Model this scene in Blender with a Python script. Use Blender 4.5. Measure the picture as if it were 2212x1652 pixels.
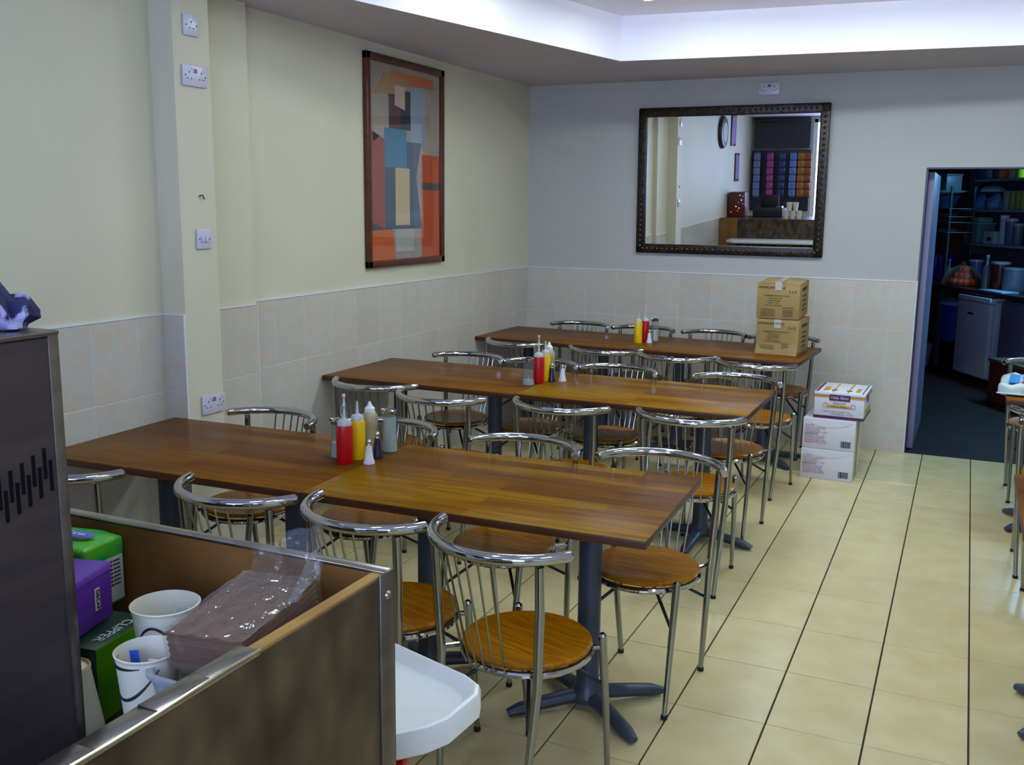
import bpy, bmesh, math, random
from mathutils import Vector, Matrix
PI = math.pi
random.seed(7)
for o in list(bpy.data.objects): bpy.data.objects.remove(o)
scn = bpy.context.scene
col = scn.collection

# ------------------------------------------------------------ camera
CAM = Vector((3.2328, -7.3541, 1.6896)); YAW, PIT, ROL, FPX = 0.42862, 0.17673, -0.01099, 2133.8
fw = Vector((-math.sin(YAW)*math.cos(PIT), math.cos(YAW)*math.cos(PIT), -math.sin(PIT)))
r0 = Vector((math.cos(YAW), math.sin(YAW), 0)); d0 = fw.cross(r0)
rt = math.cos(ROL)*r0 + math.sin(ROL)*d0
dn = -math.sin(ROL)*r0 + math.cos(ROL)*d0
cam = bpy.data.cameras.new('camera'); co = bpy.data.objects.new('camera', cam); col.objects.link(co)
m = Matrix.Identity(4)
for i in range(3):
    m[i][0] = rt[i]; m[i][1] = -dn[i]; m[i][2] = -fw[i]; m[i][3] = CAM[i]
co.matrix_world = m
cam.sensor_width = 36; cam.sensor_fit = 'HORIZONTAL'; cam.lens = FPX*36/2212; cam.clip_start = 0.02
scn.camera = co
# ------------------------------------------------------------ light levels
EXPOSURE = -0.03
LAMP = 22.0          # recess lamp diffusers
DAY = 9.0            # daylight in the shop window
KITCHEN = 22.0
scn.view_settings.view_transform = 'Standard'; scn.view_settings.look = 'None'
scn.view_settings.gamma = 1; scn.view_settings.use_curve_mapping = False
scn.view_settings.exposure = EXPOSURE
w = bpy.data.worlds.new('world'); scn.world = w; w.use_nodes = True
w.node_tree.nodes['Background'].inputs[0].default_value = (.5, .62, .8, 1)
w.node_tree.nodes['Background'].inputs[1].default_value = 0.6

# ------------------------------------------------------------ materials
def srgb(h):
    if isinstance(h, str):
        h = h.lstrip('#'); c = [int(h[i:i+2], 16)/255 for i in (0, 2, 4)]
    else: c = [x/255 for x in h]
    return tuple(x/12.92 if x <= .04045 else ((x+.055)/1.055)**2.4 for x in c) + (1,)
MATS = {}
def mat(name, c1, rough=.5, metal=0, c2=None, scale=8, stretch=(1, 1, 1), bump=0, coords='Object', coat=0, emis=0, detail=4, lo=.35, hi=.65, rrand=0, spec=None, trans=0, alpha=1, bscale=None):
    if name in MATS: return MATS[name]
    M = bpy.data.materials.new(name); M.use_nodes = True; nt = M.node_tree; N = nt.nodes; L = nt.links
    P = N['Principled BSDF']
    c1 = srgb(c1) if not (isinstance(c1, tuple) and len(c1) == 4) else c1
    P.inputs['Base Color'].default_value = c1; P.inputs['Roughness'].default_value = rough
    P.inputs['Metallic'].default_value = metal; P.inputs['Coat Weight'].default_value = coat
    P.inputs['Coat Roughness'].default_value = .08
    if spec is not None: P.inputs['Specular IOR Level'].default_value = spec
    if trans: P.inputs['Transmission Weight'].default_value = trans
    if alpha < 1: P.inputs['Alpha'].default_value = alpha
    if emis: P.inputs['Emission Color'].default_value = c1; P.inputs['Emission Strength'].default_value = emis
    if c2 is not None or bump:
        if coords == 'World':
            g = N.new('ShaderNodeNewGeometry'); out = g.outputs['Position']
        else:
            g = N.new('ShaderNodeTexCoord'); out = g.outputs['Object']
        mp = N.new('ShaderNodeMapping'); mp.inputs['Scale'].default_value = stretch; L.new(out, mp.inputs[0])
        nz = N.new('ShaderNodeTexNoise'); nz.inputs['Scale'].default_value = scale; nz.inputs['Detail'].default_value = detail
        L.new(mp.outputs[0], nz.inputs['Vector'])
        if c2 is not None:
            rp = N.new('ShaderNodeValToRGB'); rp.color_ramp.elements[0].position = lo; rp.color_ramp.elements[1].position = hi
            rp.color_ramp.elements[0].color = c1; rp.color_ramp.elements[1].color = srgb(c2)
            L.new(nz.outputs['Fac'], rp.inputs[0]); L.new(rp.outputs[0], P.inputs['Base Color'])
            if rrand:
                oi = N.new('ShaderNodeObjectInfo'); hs = N.new('ShaderNodeHueSaturation')
                mr = N.new('ShaderNodeMapRange'); mr.inputs[3].default_value = 1-rrand; mr.inputs[4].default_value = 1+rrand
                L.new(oi.outputs['Random'], mr.inputs[0]); L.new(mr.outputs[0], hs.inputs['Value'])
                L.new(rp.outputs[0], hs.inputs['Color']); L.new(hs.outputs[0], P.inputs['Base Color'])
        if bump:
            bp = N.new('ShaderNodeBump'); bp.inputs['Strength'].default_value = bump; bp.inputs['Distance'].default_value = .01
            nb = nz
            if bscale:
                nb = N.new('ShaderNodeTexNoise'); nb.inputs['Scale'].default_value = bscale; L.new(mp.outputs[0], nb.inputs['Vector'])
            L.new(nb.outputs['Fac'], bp.inputs['Height']); L.new(bp.outputs[0], P.inputs['Normal'])
    MATS[name] = M
    return M

def wood_laminate(name, dark, mid, light, stave=.04, rough=.3, coat=.25):
    M = bpy.data.materials.new(name); M.use_nodes = True; nt = M.node_tree; N = nt.nodes; L = nt.links; P = N['Principled BSDF']
    P.inputs['Roughness'].default_value = rough; P.inputs['Coat Weight'].default_value = coat; P.inputs['Coat Roughness'].default_value = .1; P.inputs['Specular IOR Level'].default_value = .035
    g = N.new('ShaderNodeTexCoord')
    br = N.new('ShaderNodeTexBrick'); br.inputs['Scale'].default_value = 1; br.inputs['Brick Width'].default_value = .62
    br.inputs['Row Height'].default_value = stave; br.inputs['Mortar Size'].default_value = 0
    br.inputs['Color1'].default_value = (0, 0, 0, 1); br.inputs['Color2'].default_value = (1, 1, 1, 1); br.offset = .37
    L.new(g.outputs['Object'], br.inputs['Vector'])
    mp = N.new('ShaderNodeMapping'); mp.inputs['Scale'].default_value = (2.2, 26, 26); L.new(g.outputs['Object'], mp.inputs[0])
    nz = N.new('ShaderNodeTexNoise'); nz.inputs['Scale'].default_value = 1.6; nz.inputs['Detail'].default_value = 6; nz.inputs['Distortion'].default_value = .6
    L.new(mp.outputs[0], nz.inputs['Vector'])
    mx = N.new('ShaderNodeMix'); mx.inputs[0].default_value = .36; L.new(nz.outputs['Fac'], mx.inputs[2]); L.new(br.outputs['Color'], mx.inputs[3])
    rp = N.new('ShaderNodeValToRGB'); e = rp.color_ramp.elements; e[0].position = .18; e[0].color = srgb(dark); e[1].position = .82; e[1].color = srgb(light)
    k = rp.color_ramp.elements.new(.5); k.color = srgb(mid)
    L.new(mx.outputs[0], rp.inputs[0]); L.new(rp.outputs[0], P.inputs['Base Color'])
    bp = N.new('ShaderNodeBump'); bp.inputs['Strength'].default_value = .15; bp.inputs['Distance'].default_value = .0006; L.new(nz.outputs['Fac'], bp.inputs['Height']); L.new(bp.outputs[0], P.inputs['Normal'])
    return M

def engine_turned(name):
    # stainless sheet with rows of overlapping polished swirls
    M = bpy.data.materials.new(name); M.use_nodes = True; nt = M.node_tree; N = nt.nodes; L = nt.links; P = N['Principled BSDF']
    P.inputs['Metallic'].default_value = .8
    g = N.new('ShaderNodeTexCoord'); mp = N.new('ShaderNodeMapping'); mp.inputs['Scale'].default_value = (22, 22, 11); L.new(g.outputs['Object'], mp.inputs[0])
    v = N.new('ShaderNodeTexVoronoi'); v.feature = 'SMOOTH_F1'; v.inputs['Scale'].default_value = 1; v.inputs['Randomness'].default_value = .75; v.inputs['Smoothness'].default_value = .6; L.new(mp.outputs[0], v.inputs['Vector'])
    nz = N.new('ShaderNodeTexNoise'); nz.inputs['Scale'].default_value = 9; nz.inputs['Detail'].default_value = 3; L.new(g.outputs['Object'], nz.inputs['Vector'])
    mx = N.new('ShaderNodeMix'); mx.inputs[0].default_value = .55; L.new(v.outputs['Distance'], mx.inputs[2]); L.new(nz.outputs['Fac'], mx.inputs[3])
    rp = N.new('ShaderNodeValToRGB'); e = rp.color_ramp.elements; e[0].position = .28; e[0].color = srgb('#6e6250'); e[1].position = .68; e[1].color = srgb('#3e342a')
    L.new(mx.outputs[0], rp.inputs[0]); L.new(rp.outputs[0], P.inputs['Base Color'])
    mr = N.new('ShaderNodeMapRange'); mr.inputs[3].default_value = .34; mr.inputs[4].default_value = .55; L.new(mx.outputs[0], mr.inputs[0]); L.new(mr.outputs[0], P.inputs['Roughness'])
    bp = N.new('ShaderNodeBump'); bp.inputs['Strength'].default_value = .05; bp.inputs['Distance'].default_value = .004
    L.new(v.outputs['Distance'], bp.inputs['Height']); L.new(bp.outputs[0], P.inputs['Normal'])
    return M

def glassy(name, tint, opac=.12, rough=.03, bump=0):
    # thin clear sheet: transparent with a fresnel gloss
    M = bpy.data.materials.new(name); M.use_nodes = True; nt = M.node_tree; N = nt.nodes; L = nt.links
    N.remove(N['Principled BSDF']); out = N['Material Output']
    t = N.new('ShaderNodeBsdfTransparent'); t.inputs[0].default_value = srgb(tint)
    gl = N.new('ShaderNodeBsdfGlossy'); gl.inputs['Roughness'].default_value = rough
    df = N.new('ShaderNodeBsdfDiffuse'); df.inputs[0].default_value = srgb('#c9cdd2')
    lw = N.new('ShaderNodeLayerWeight'); lw.inputs['Blend'].default_value = .5
    pw = N.new('ShaderNodeMath'); pw.operation = 'POWER'; pw.inputs[1].default_value = 3.5; L.new(lw.outputs['Facing'], pw.inputs[0])
    ma = N.new('ShaderNodeMath'); ma.operation = 'MULTIPLY_ADD'; ma.inputs[1].default_value = .9; ma.inputs[2].default_value = .045; L.new(pw.outputs[0], ma.inputs[0])
    m1 = N.new('ShaderNodeMixShader'); m2 = N.new('ShaderNodeMixShader'); m1.inputs[0].default_value = opac
    L.new(t.outputs[0], m1.inputs[1]); L.new(df.outputs[0], m1.inputs[2])
    L.new(ma.outputs[0], m2.inputs[0]); L.new(m1.outputs[0], m2.inputs[1]); L.new(gl.outputs[0], m2.inputs[2])
    L.new(m2.outputs[0], out.inputs[0])
    if bump:
        nz = N.new('ShaderNodeTexNoise'); nz.inputs['Scale'].default_value = 45; g = N.new('ShaderNodeTexCoord'); L.new(g.outputs['Object'], nz.inputs['Vector'])
        bp = N.new('ShaderNodeBump'); bp.inputs['Strength'].default_value = bump; bp.inputs['Distance'].default_value = .01
        L.new(nz.outputs['Fac'], bp.inputs['Height']); L.new(bp.outputs[0], gl.inputs['Normal']); pass
    return M

def emitter(name, c, s):
    M = bpy.data.materials.new(name); M.use_nodes = True; N = M.node_tree.nodes
    P = N['Principled BSDF']; P.inputs['Base Color'].default_value = srgb(c); P.inputs['Emission Color'].default_value = srgb(c); P.inputs['Emission Strength'].default_value = s
    return M

M_cream = mat('cream_wall_paint', '#cfcab2', .6, c2='#c8c4ac', scale=1.3, coords='World', bump=.03, bscale=60)
M_mauve = mat('back_wall_paint', '#b6b4b0', .6, c2='#b0afac', scale=1.2, coords='World', bump=.03, bscale=60)
M_white = mat('ceiling_paint', '#c2bac4', .7, c2='#bdb5bf', scale=1, coords='World')
M_recess = mat('recess_paint', '#f4f0fa', .7)
M_tile = mat('mottled_wall_tile', '#c4b8a6', .22, c2='#bfbeb4', scale=16, coords='World', lo=.38, hi=.56, rrand=.03, bump=.02, detail=5)
M_grout = mat('pale_grout', '#cfcfc8', .8)
M_cap = mat('white_tile_trim', '#d9dcdc', .35)
M_ftile = mat('cream_floor_tile', '#cab884', .25, c2='#d2c494', scale=7, coords='World', lo=.3, hi=.7, rrand=.04, bump=.015, detail=6)
M_fgrout = mat('dark_floor_grout', '#3c3020', .9)
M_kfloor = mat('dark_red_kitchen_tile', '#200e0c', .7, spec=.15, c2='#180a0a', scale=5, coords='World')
M_table = wood_laminate('table_laminate', '#4c2c08', '#74480c', '#98720e', stave=.075, rough=.3, coat=.0)
M_table2 = wood_laminate('brown_table_laminate', '#4c2a0e', '#6a4012', '#845618', stave=.075, rough=.3, coat=.0)
M_tedge = mat('table_edge_wood', '#4a2608', .4, c2='#381a06', scale=6, stretch=(1, 12, 12))
M_seat = mat('seat_plywood', '#8c5200', .26, c2='#a86c06', scale=6, stretch=(1.2, 14, 4), coat=.06, detail=5, spec=.12)
M_chrome = mat('polished_chrome', '#b4b8bc', .06, 1)
M_chrome2 = mat('satin_chrome', '#989c9c', .17, 1)
M_black = mat('black_rubber', '#15151a', .6)
M_darksteel = mat('black_steel_bar', '#22242a', .4, .3)
M_iron = mat('grey_painted_iron', '#3f4856', .38, .2, c2='#374050', scale=12, bump=.08)
M_plastic = mat('white_plastic', '#e4e8e6', .35, c2='#dcdfdd', scale=5)
M_socket = mat('socket_plastic', '#c4c2d2', .3)
M_dark = mat('dark_slot', '#08080c', .8, spec=.1)
M_red = mat('red_plastic', '#b00412', .3, spec=.4)
M_yellow = mat('yellow_plastic', '#e2b800', .3)
M_clearw = mat('translucent_plastic', '#c9d0d4', .3, trans=.25)
M_mayo = mat('mayonnaise_bottle', '#a99f78', .25)
M_brownsauce = mat('dark_brown_sauce', '#2a1710', .3)
M_ceramic = mat('white_ceramic', '#d6dcde', .2)
M_navy = mat('navy_ceramic', '#1a1f3c', .25)
M_salt = mat('pale_grain_salt', '#b5bdb0', .5)
M_sframe = mat('red_brown_wood_frame', '#5c2a14', .35, c2='#45200f', scale=5, stretch=(1, 1, 6))
M_mframe = mat('dark_carved_frame', '#16100c', .35, .2, c2='#3d2a12', scale=30, lo=.5, hi=.75, bump=.4)
M_gilt = mat('dull_gilt', '#5a401a', .35, .6)
M_mirror = mat('mirror_silver', '#eef0f2', .0, 1)
M_card = mat('brown_cardboard', '#a08650', .7, c2='#967c48', scale=4)
M_cardp = mat('cardboard_print', '#54402a', .8)
M_cardd = mat('cardboard_dark_print', '#2a1e16', .8)
M_tape = mat('clear_parcel_tape', '#c8c8c4', .12, .2)
M_boxw = mat('white_carton', '#d4d4dc', .5)
M_boxred = mat('red_print', '#b05a68', .7)
M_purple = mat('plum_print', '#4c1c4c', .4)
M_gold = mat('gold_print', '#c89a28', .5)
M_ink = mat('black_ink', '#1a1a20', .6)
M_steel = mat('dull_stainless', '#7e7670', .3, .9, c2='#6c6560', scale=3, stretch=(1, 1, 8))
M_steeld = mat('dark_brushed_stainless', '#4c4240', .42, .5, c2='#40383a', scale=4, stretch=(1, 1, 10))
M_trim = mat('scratched_steel_trim', '#a09c94', .22, .95, c2='#85817a', scale=14, bump=.05)
M_engine = engine_turned('swirl_polished_stainless')
M_ply = mat('stained_plywood', '#8c5e22', .7, c2='#704818', scale=6, detail=6)
M_plyraw = mat('raw_plywood_edge', '#b89048', .8, c2='#8c6428', scale=20, stretch=(1, .15, 1))
M_napkin = mat('brown_paper_napkins', '#7c5434', .9, c2='#563820', scale=3, stretch=(1, 1, 60))
M_film = glassy('clear_plastic_film', '#f8f8f4', .05, .10, bump=.6)
M_tub = glassy('frosted_plastic_tub', '#c8ccd0', .42, .2)
M_pane = glassy('picture_glass', '#ffffff', .0, .02)
M_jarglass = glassy('jar_glass', '#e6eeee', .12, .04)
M_cup = mat('white_paper_cup', '#d0ccb4', .5)
M_green = mat('bright_green_wrap', '#4ca820', .3, c2='#1f9a50', scale=26, lo=.42, hi=.62)
M_greend = mat('dark_green_carton', '#12301c', .4)
M_greenl = mat('lime_green_carton', '#4f9a08', .4)
M_violet = mat('violet_carton', '#5a2a94', .45)
M_paper = mat('grey_white_label', '#bfc0b4', .7)
M_blue = mat('blue_plastic', '#1e4cc0', .3)
M_cloth = mat('navy_white_cloth', '#20204c', .9, c2='#9a9ac0', scale=38, lo=.52, hi=.6)
M_lamp = emitter('lamp_diffuser', '#e6f6ff', LAMP)
M_lamp2 = emitter('lamp_diffuser_bright', '#e6f6ff', LAMP*2.5)
M_day = emitter('daylight_pane', '#b4ccff', DAY)
M_klamp = emitter('kitchen_lamp', '#7fd0ff', KITCHEN*6)

# ------------------------------------------------------------ mesh helpers
class MB:
    def __init__(s): s.bm = bmesh.new(); s.mi = 0; s.mats = []
    def m(s, material):
        if material not in s.mats: s.mats.append(material)
        s.mi = s.mats.index(material); return s
    def _tag(s, n0):
        s.bm.faces.ensure_lookup_table()
        for f in s.bm.faces[n0:]: f.material_index = s.mi; f.smooth = True
    def box(s, a, b, bev=0, seg=2):
        n0 = len(s.bm.faces)
        x0, y0, z0 = [min(p, q) for p, q in zip(a, b)]; x1, y1, z1 = [max(p, q) for p, q in zip(a, b)]
        v = [s.bm.verts.new(p) for p in [(x0,y0,z0),(x1,y0,z0),(x1,y1,z0),(x0,y1,z0),(x0,y0,z1),(x1,y0,z1),(x1,y1,z1),(x0,y1,z1)]]
        fs = [s.bm.faces.new([v[i] for i in q]) for q in [(3,2,1,0),(4,5,6,7),(0,1,5,4),(1,2,6,5),(2,3,7,6),(3,0,4,7)]]
        if bev:
            es = list({e for f in fs for e in f.edges})
            bmesh.ops.bevel(s.bm, geom=es, offset=bev, segments=seg, affect='EDGES', profile=.5)
        s._tag(n0); s._flat(n0); return s
    def _flat(s, n0):
        # flat faces keep their own normal; only the rounded edges shade smoothly
        for f in s.bm.faces[n0:]:
            f.normal_update()
            if max(abs(c) for c in f.normal) > .9995: f.smooth = False
    def soften(s):
        for f in s.bm.faces: f.smooth = True
        return s
    def prism(s, pts, z0, z1, bev=0):
        n0 = len(s.bm.faces)
        lo = [s.bm.verts.new((p[0], p[1], z0)) for p in pts]; hi = [s.bm.verts.new((p[0], p[1], z1)) for p in pts]
        f1 = s.bm.faces.new(lo[::-1]); f2 = s.bm.faces.new(hi); n = len(pts)
        sd = [s.bm.faces.new([lo[i], lo[(i+1) % n], hi[(i+1) % n], hi[i]]) for i in range(n)]
        if bev:
            es = list({e for f in (f1, f2) for e in f.edges})
            bmesh.ops.bevel(s.bm, geom=es, offset=bev, segments=2, affect='EDGES', profile=.5)
        s._tag(n0); s._flat(n0); return s
    def tube(s, pts, r, n=12, cap=True, close=False):
        n0 = len(s.bm.faces)
        pts = [Vector(p) for p in pts]; k = len(pts)
        rr = r if isinstance(r, (list, tuple)) else [r]*k
        rings = []; up = None
        for i, p in enumerate(pts):
            if close: t = (pts[(i+1) % k]-pts[i-1]).normalized()
            else: t = (pts[min(i+1, k-1)]-pts[max(i-1, 0)]).normalized()
            if up is None:
                up = Vector((0, 0, 1)) if abs(t.z) < .9 else Vector((1, 0, 0))
            u = (up - t*up.dot(t)).normalized(); up = u; v = t.cross(u)
            rings.append([s.bm.verts.new(p + rr[i]*(math.cos(2*PI*j/n)*u + math.sin(2*PI*j/n)*v)) for j in range(n)])
        for i in range(k if close else k-1):
            A, B = rings[i], rings[(i+1) % k]
            for j in range(n): s.bm.faces.new([A[j], A[(j+1) % n], B[(j+1) % n], B[j]])
        if cap and not close:
            s.bm.faces.new(rings[0][::-1]); s.bm.faces.new(rings[-1])
        s._tag(n0); return s
    def lathe(s, prof, c=(0, 0, 0), n=24, ax='z'):
        n0 = len(s.bm.faces); c = Vector(c); rings = []
        for r, z in prof:
            if r < 1e-5: rings.append([s.bm.verts.new(c + Vector((0, 0, z)))])
            else: rings.append([s.bm.verts.new(c + Vector((r*math.cos(2*PI*j/n), r*math.sin(2*PI*j/n), z))) for j in range(n)])
        for A, B in zip(rings, rings[1:]):
            for j in range(n):
                if len(A) == 1 and len(B) == 1: continue
                if len(A) == 1: s.bm.faces.new([A[0], B[j], B[(j+1) % n]])
                elif len(B) == 1: s.bm.faces.new([A[j], A[(j+1) % n], B[0]])
                else: s.bm.faces.new([A[j], A[(j+1) % n], B[(j+1) % n], B[j]])
        s._tag(n0); return s
    def quad(s, *p):
        n0 = len(s.bm.faces); s.bm.faces.new([s.bm.verts.new(q) for q in p]); s._tag(n0); return s
    def xf(s, M):
        s.bm.transform(M); return s
    def mesh(s, name, material=None, smooth=True):
        me = bpy.data.meshes.new(name); bmesh.ops.recalc_face_normals(s.bm, faces=s.bm.faces[:])
        s.bm.to_mesh(me); s.bm.free()
        for q in (s.mats or [material]): me.materials.append(q)
        if not smooth:
            for p in me.polygons: p.use_smooth = False
        else:
            me.set_sharp_from_angle(angle=math.radians(35))
        return me
def put(name, me, parent=None, loc=(0, 0, 0), rot=None):
    o = bpy.data.objects.new(name, me); col.objects.link(o); o.location = loc
    if rot: o.rotation_euler = rot
    if parent is not None: o.parent = parent
    return o
def B(name, mb, material=None, parent=None, loc=(0, 0, 0), rot=None, smooth=True):
    return put(name, mb.mesh(name, material, smooth), parent, loc, rot)
def tag(o, label=None, cat=None, group=None, kind=None):
    if label: o['label'] = label
    if cat: o['category'] = cat
    if group: o['group'] = group
    if kind: o['kind'] = kind
    return o
def thing(name, label, cat, loc=(0, 0, 0), rz=0, group=None, rot=None):
    o = bpy.data.objects.new(name, None); o.empty_display_size = .1; col.objects.link(o); o.location = loc
    o.rotation_euler = rot if rot else (0, 0, rz)
    return tag(o, label, cat, group)
def structure(name, mb, material=None, smooth=False): return tag(B(name, mb, material, smooth=smooth), kind='structure')
def dup(root, loc, rz=0, label=None, group=None, rot=None):
    def cp(o, par):
        c = o.copy(); col.objects.link(c); c.parent = par
        for ch in list(o.children): cp(ch, c)
        return c
    r = cp(root, None); r.location = loc; r.rotation_euler = rot if rot else (0, 0, rz)
    if label: r['label'] = label
    if group: r['group'] = group
    return r
def text(name, s, size, material, parent, M, ext=.0004, align='CENTER'):
    c = bpy.data.curves.new('t', 'FONT'); c.body = s; c.size = size; c.extrude = ext; c.align_x = align; c.align_y = 'CENTER'
    t = bpy.data.objects.new('t', c); col.objects.link(t)
    dg = bpy.context.evaluated_depsgraph_get()
    me = bpy.data.meshes.new_from_object(t.evaluated_get(dg)); bpy.data.objects.remove(t); bpy.data.curves.remove(c)
    me.name = name; me.materials.clear(); me.materials.append(material); me.transform(M)
    return put(name, me, parent)
def face_m(o, xd, yd):
    # matrix whose local x,y go along xd,yd at origin o (for flat print)
    x = Vector(xd).normalized(); y = Vector(yd).normalized(); z = x.cross(y)
    q = Matrix.Identity(4)
    for i in range(3): q[i][0] = x[i]; q[i][1] = y[i]; q[i][2] = z[i]; q[i][3] = o[i]
    return q

# ------------------------------------------------------------ setting
H, T, XD, DT = 2.614, 1.204, 2.932, 1.972
XR, YF = 4.95, -8.6
XN, XC, XS = .04, .165, .05            # near wall, column face, step face
YC, YC2, YS = -4.06, -3.84, -3.45      # column side, column end, step end
KX0, KY1 = 1.9, 6.4
# floor with single tiles
FW, FL, FX, FY = .3085, .4171, 2.438, -.0587
fl = structure('floor', MB().box((0, YF, -.06), (XR, 0.0, -.008)), M_fgrout)
tile_me = MB().box((-.5*FW+.003, -.5*FL+.0018, -.008), (.5*FW-.003, .5*FL-.0018, 0), .0012, 1).mesh('floor_tile', M_ftile)
rest = MB()
for i in range(-8, 9):
    for j in range(0, 21):
        x0, x1 = FX+i*FW, FX+(i+1)*FW; y1, y0 = FY-j*FL, FY-(j+1)*FL
        if x0 < 0 or x1 > XR or j >= 14 or False:
            a, b, c, d = max(x0, 0)+.003, min(x1, XR)-.003, max(y0, YF)+.0018, min(y1, 0)-.0018
            if b > a+.02 and d > c+.02: rest.box((a, c, -.008), (b, d, 0), .0012, 1)
        else: put('floor_tile', tile_me, fl, ((x0+x1)/2, (y0+y1)/2, 0))
    x0, x1 = FX+i*FW, FX+(i+1)*FW
    if max(x0, 0)+.03 < min(x1, XR): rest.box((max(x0, 0)+.003, FY+.0018, -.008), (min(x1, XR)-.003, -.003, 0))
o = B('floor_tile', rest, M_ftile, fl); o['kind'] = 'stuff'

TW, TH = .25, .335
def tile_run(parent, length, place, tz=T, depth=.008, stop=None, first=0.0):
    """place(u0,u1,z0,z1)->(a,b) box corners; one object per tile"""
    zs = []; z = tz
    while z > .02: zs.append((max(z-TH-.004, 0), z)); z -= TH+.004
    u = -first; cache = {}
    while u < length-.01:
        u0, u1 = max(u, 0), min(u+TW, length)
        if u1-u0 > .01:
            for z0, z1 in zs:
                if z1-z0 < .02: continue
                a, b = place(u0+.0012, u1-.0012, z0+.0012, z1-.0012)
                c = [(p+q)/2 for p, q in zip(a, b)]
                key = tuple(round(q-p, 3) for p, q in zip(a, b))
                if key not in cache:
                    h = [abs(q-p)/2 for p, q in zip(a, b)]
                    cache[key] = MB().box([-k for k in h], h, .0015, 1).mesh('wall_tile', M_tile)
                put('wall_tile', cache[key], parent, c)
        u += TW
GP = .004
# left wall: one solid profile with the boxed column
prof = [(-.2, YF), (XN, YF), (XN, YC), (XC, YC), (XC, YC2), (XS, YC2), (XS, YS), (0, YS), (0, .0), (-.2, .0)]
wl = structure('wall_left', MB().prism(prof, 0, H+.4), M_cream)
tile_run(wl, -YS, lambda a, b, c, d: ((-.001, -b, c), (.008, -a, d)))
tile_run(wl, YC2*-1+YS, lambda a, b, c, d: ((XS-.001, YS-b, c), (XS+.008, YS-a, d)), T-.008)
tile_run(wl, XC-XN, lambda a, b, c, d: ((XN+a, YC-.008, c), (XN+b, YC+.001, d)), T)
tile_run(wl, 4.4, lambda a, b, c, d: ((XN-.001, YC-.01-b, c), (XN+.008, YC-.01-a, d)), T, first=.1)
cap = MB()
cap.box((0, YS, T), (.011, 0, T+.007)); cap.box((XS, YC2, T-.008), (XS+.011, YS, T-.001)); cap.box((XN, YC-.011, T), (XC, YC, T+.007)); cap.box((XN, YF, T), (XN+.011, YC, T+.007))
cap.box((XS, YS-.003, 0), (XS+.011, YS+.002, T-.002)); cap.box((XC-.004, YC-.011, 0), (XC+.001, YC-.002, T))
B('tile_trim', cap, M_cap, wl)
B('grout', MB().box((-.001, YS, 0), (.0068, 0, T-.001)).box((XS-.001, YC2, 0), (XS+.0068, YS, T-.01)).box((XN, YC-.0068, 0), (XC-.001, YC+.001, T-.001)).box((XN-.001, YF, 0), (XN+.0068, YC, T-.001)), M_grout, wl)
# back wall with doorway
bw = MB().box((-.2, 0, 0), (XD, .13, H+.4)).box((XD, 0, DT), (4.05, .13, H+.4)).box((4.05, 0, 0), (XR+.2, .13, H+.4))
wb = structure('wall_back', bw, M_mauve)
tile_run(wb, XD-.012, lambda a, b, c, d: ((a+.009, -.008, c), (b+.009 if b < XD-.05 else XD-.004, .001, d)), T, first=-.14+.25-.11)
tile_run(wb, XR-4.06, lambda a, b, c, d: ((4.055+a, -.008, c), (4.055+b, .001, d)), T)
B('grout', MB().box((0, -.0068, 0), (XD-.006, .001, T-.001)).box((4.056, -.0068, 0), (XR, .001, T-.001)), M_grout, wb)
B('tile_trim', MB().box((0, -.011, T), (XD-.003, 0, T+.007)).box((XD-.005, -.011, 0), (XD+.001, 0, T+.007)).box((4.05, -.011, T), (XR, 0, T+.007)), M_cap, wb)
wr = structure('wall_right', MB().box((XR, YF, 0), (XR+.2, 0, H+.4)), M_cream)
B('tile_trim', MB().box((XR-.012, YF, 0), (XR, 0, T)), M_tile, wr)
# front wall with shop window
WX0, WX1, WZ0, WZ1 = .96, 4.3, .9, 2.57
wf = structure('wall_front', MB().box((-.2, YF-.2, 0), (WX0, YF, H+.4)).box((WX1, YF-.2, 0), (XR+.2, YF, H+.4)).box((WX0, YF-.2, 0), (WX1, YF, WZ0)).box((WX0, YF-.2, WZ1), (WX1, YF, H+.4)), M_cream)
wn = MB()
for x in (WX0, WX0+1.1, WX0+2.2, WX1-.05): wn.box((x, YF-.12, WZ0), (x+.05, YF-.03, WZ1))
wn.box((WX0, YF-.12, WZ0), (WX1, YF-.03, WZ0+.05)).box((WX0, YF-.12, WZ1-.05), (WX1, YF-.03, WZ1))
win = structure('window_1', wn, M_plastic)
B('window_pane', MB().quad((WX0, YF-.1, WZ0), (WX1, YF-.1, WZ0), (WX1, YF-.1, WZ1), (WX0, YF-.1, WZ1)), M_day, win)
# ceiling: lower soffit with a polygonal lighting recess
HOLE = [(1.095, -1.055), (4.25, -.80), (4.35, -6.6), (.50, -6.6), (.50, -3.6)]
OUT = [(-.2, .13), (XR+.2, .13), (XR+.2, YF-.2), (-.2, YF-.2)]
cb = MB(); bm = cb.bm
def polyfill(z, flip=False):
    vo = [bm.verts.new((x, y, z)) for x, y in OUT]; vi = [bm.verts.new((x, y, z)) for x, y in HOLE]
    idx = [(0, 0), (1, 1), (2, 2), (3, 3), (3, 4)]
    bm.faces.new([vo[0], vo[1], vi[1], vi[0]]); bm.faces.new([vo[1], vo[2], vi[2], vi[1]]); bm.faces.new([vo[2], vo[3], vi[3], vi[2]])
    bm.faces.new([vo[3], vi[4], vi[3]]); bm.faces.new([vo[3], vo[0], vi[0], vi[4]])
    return vi
polyfill(H); 
ce = structure('ceiling', cb, M_white)
rc = MB(); ZR = 2.89
n = len(HOLE)
for i in range(n):
    a, b = HOLE[i], HOLE[(i+1) % n]
    rc.quad((a[0], a[1], H), (b[0], b[1], H), (b[0], b[1], ZR), (a[0], a[1], ZR))
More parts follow.
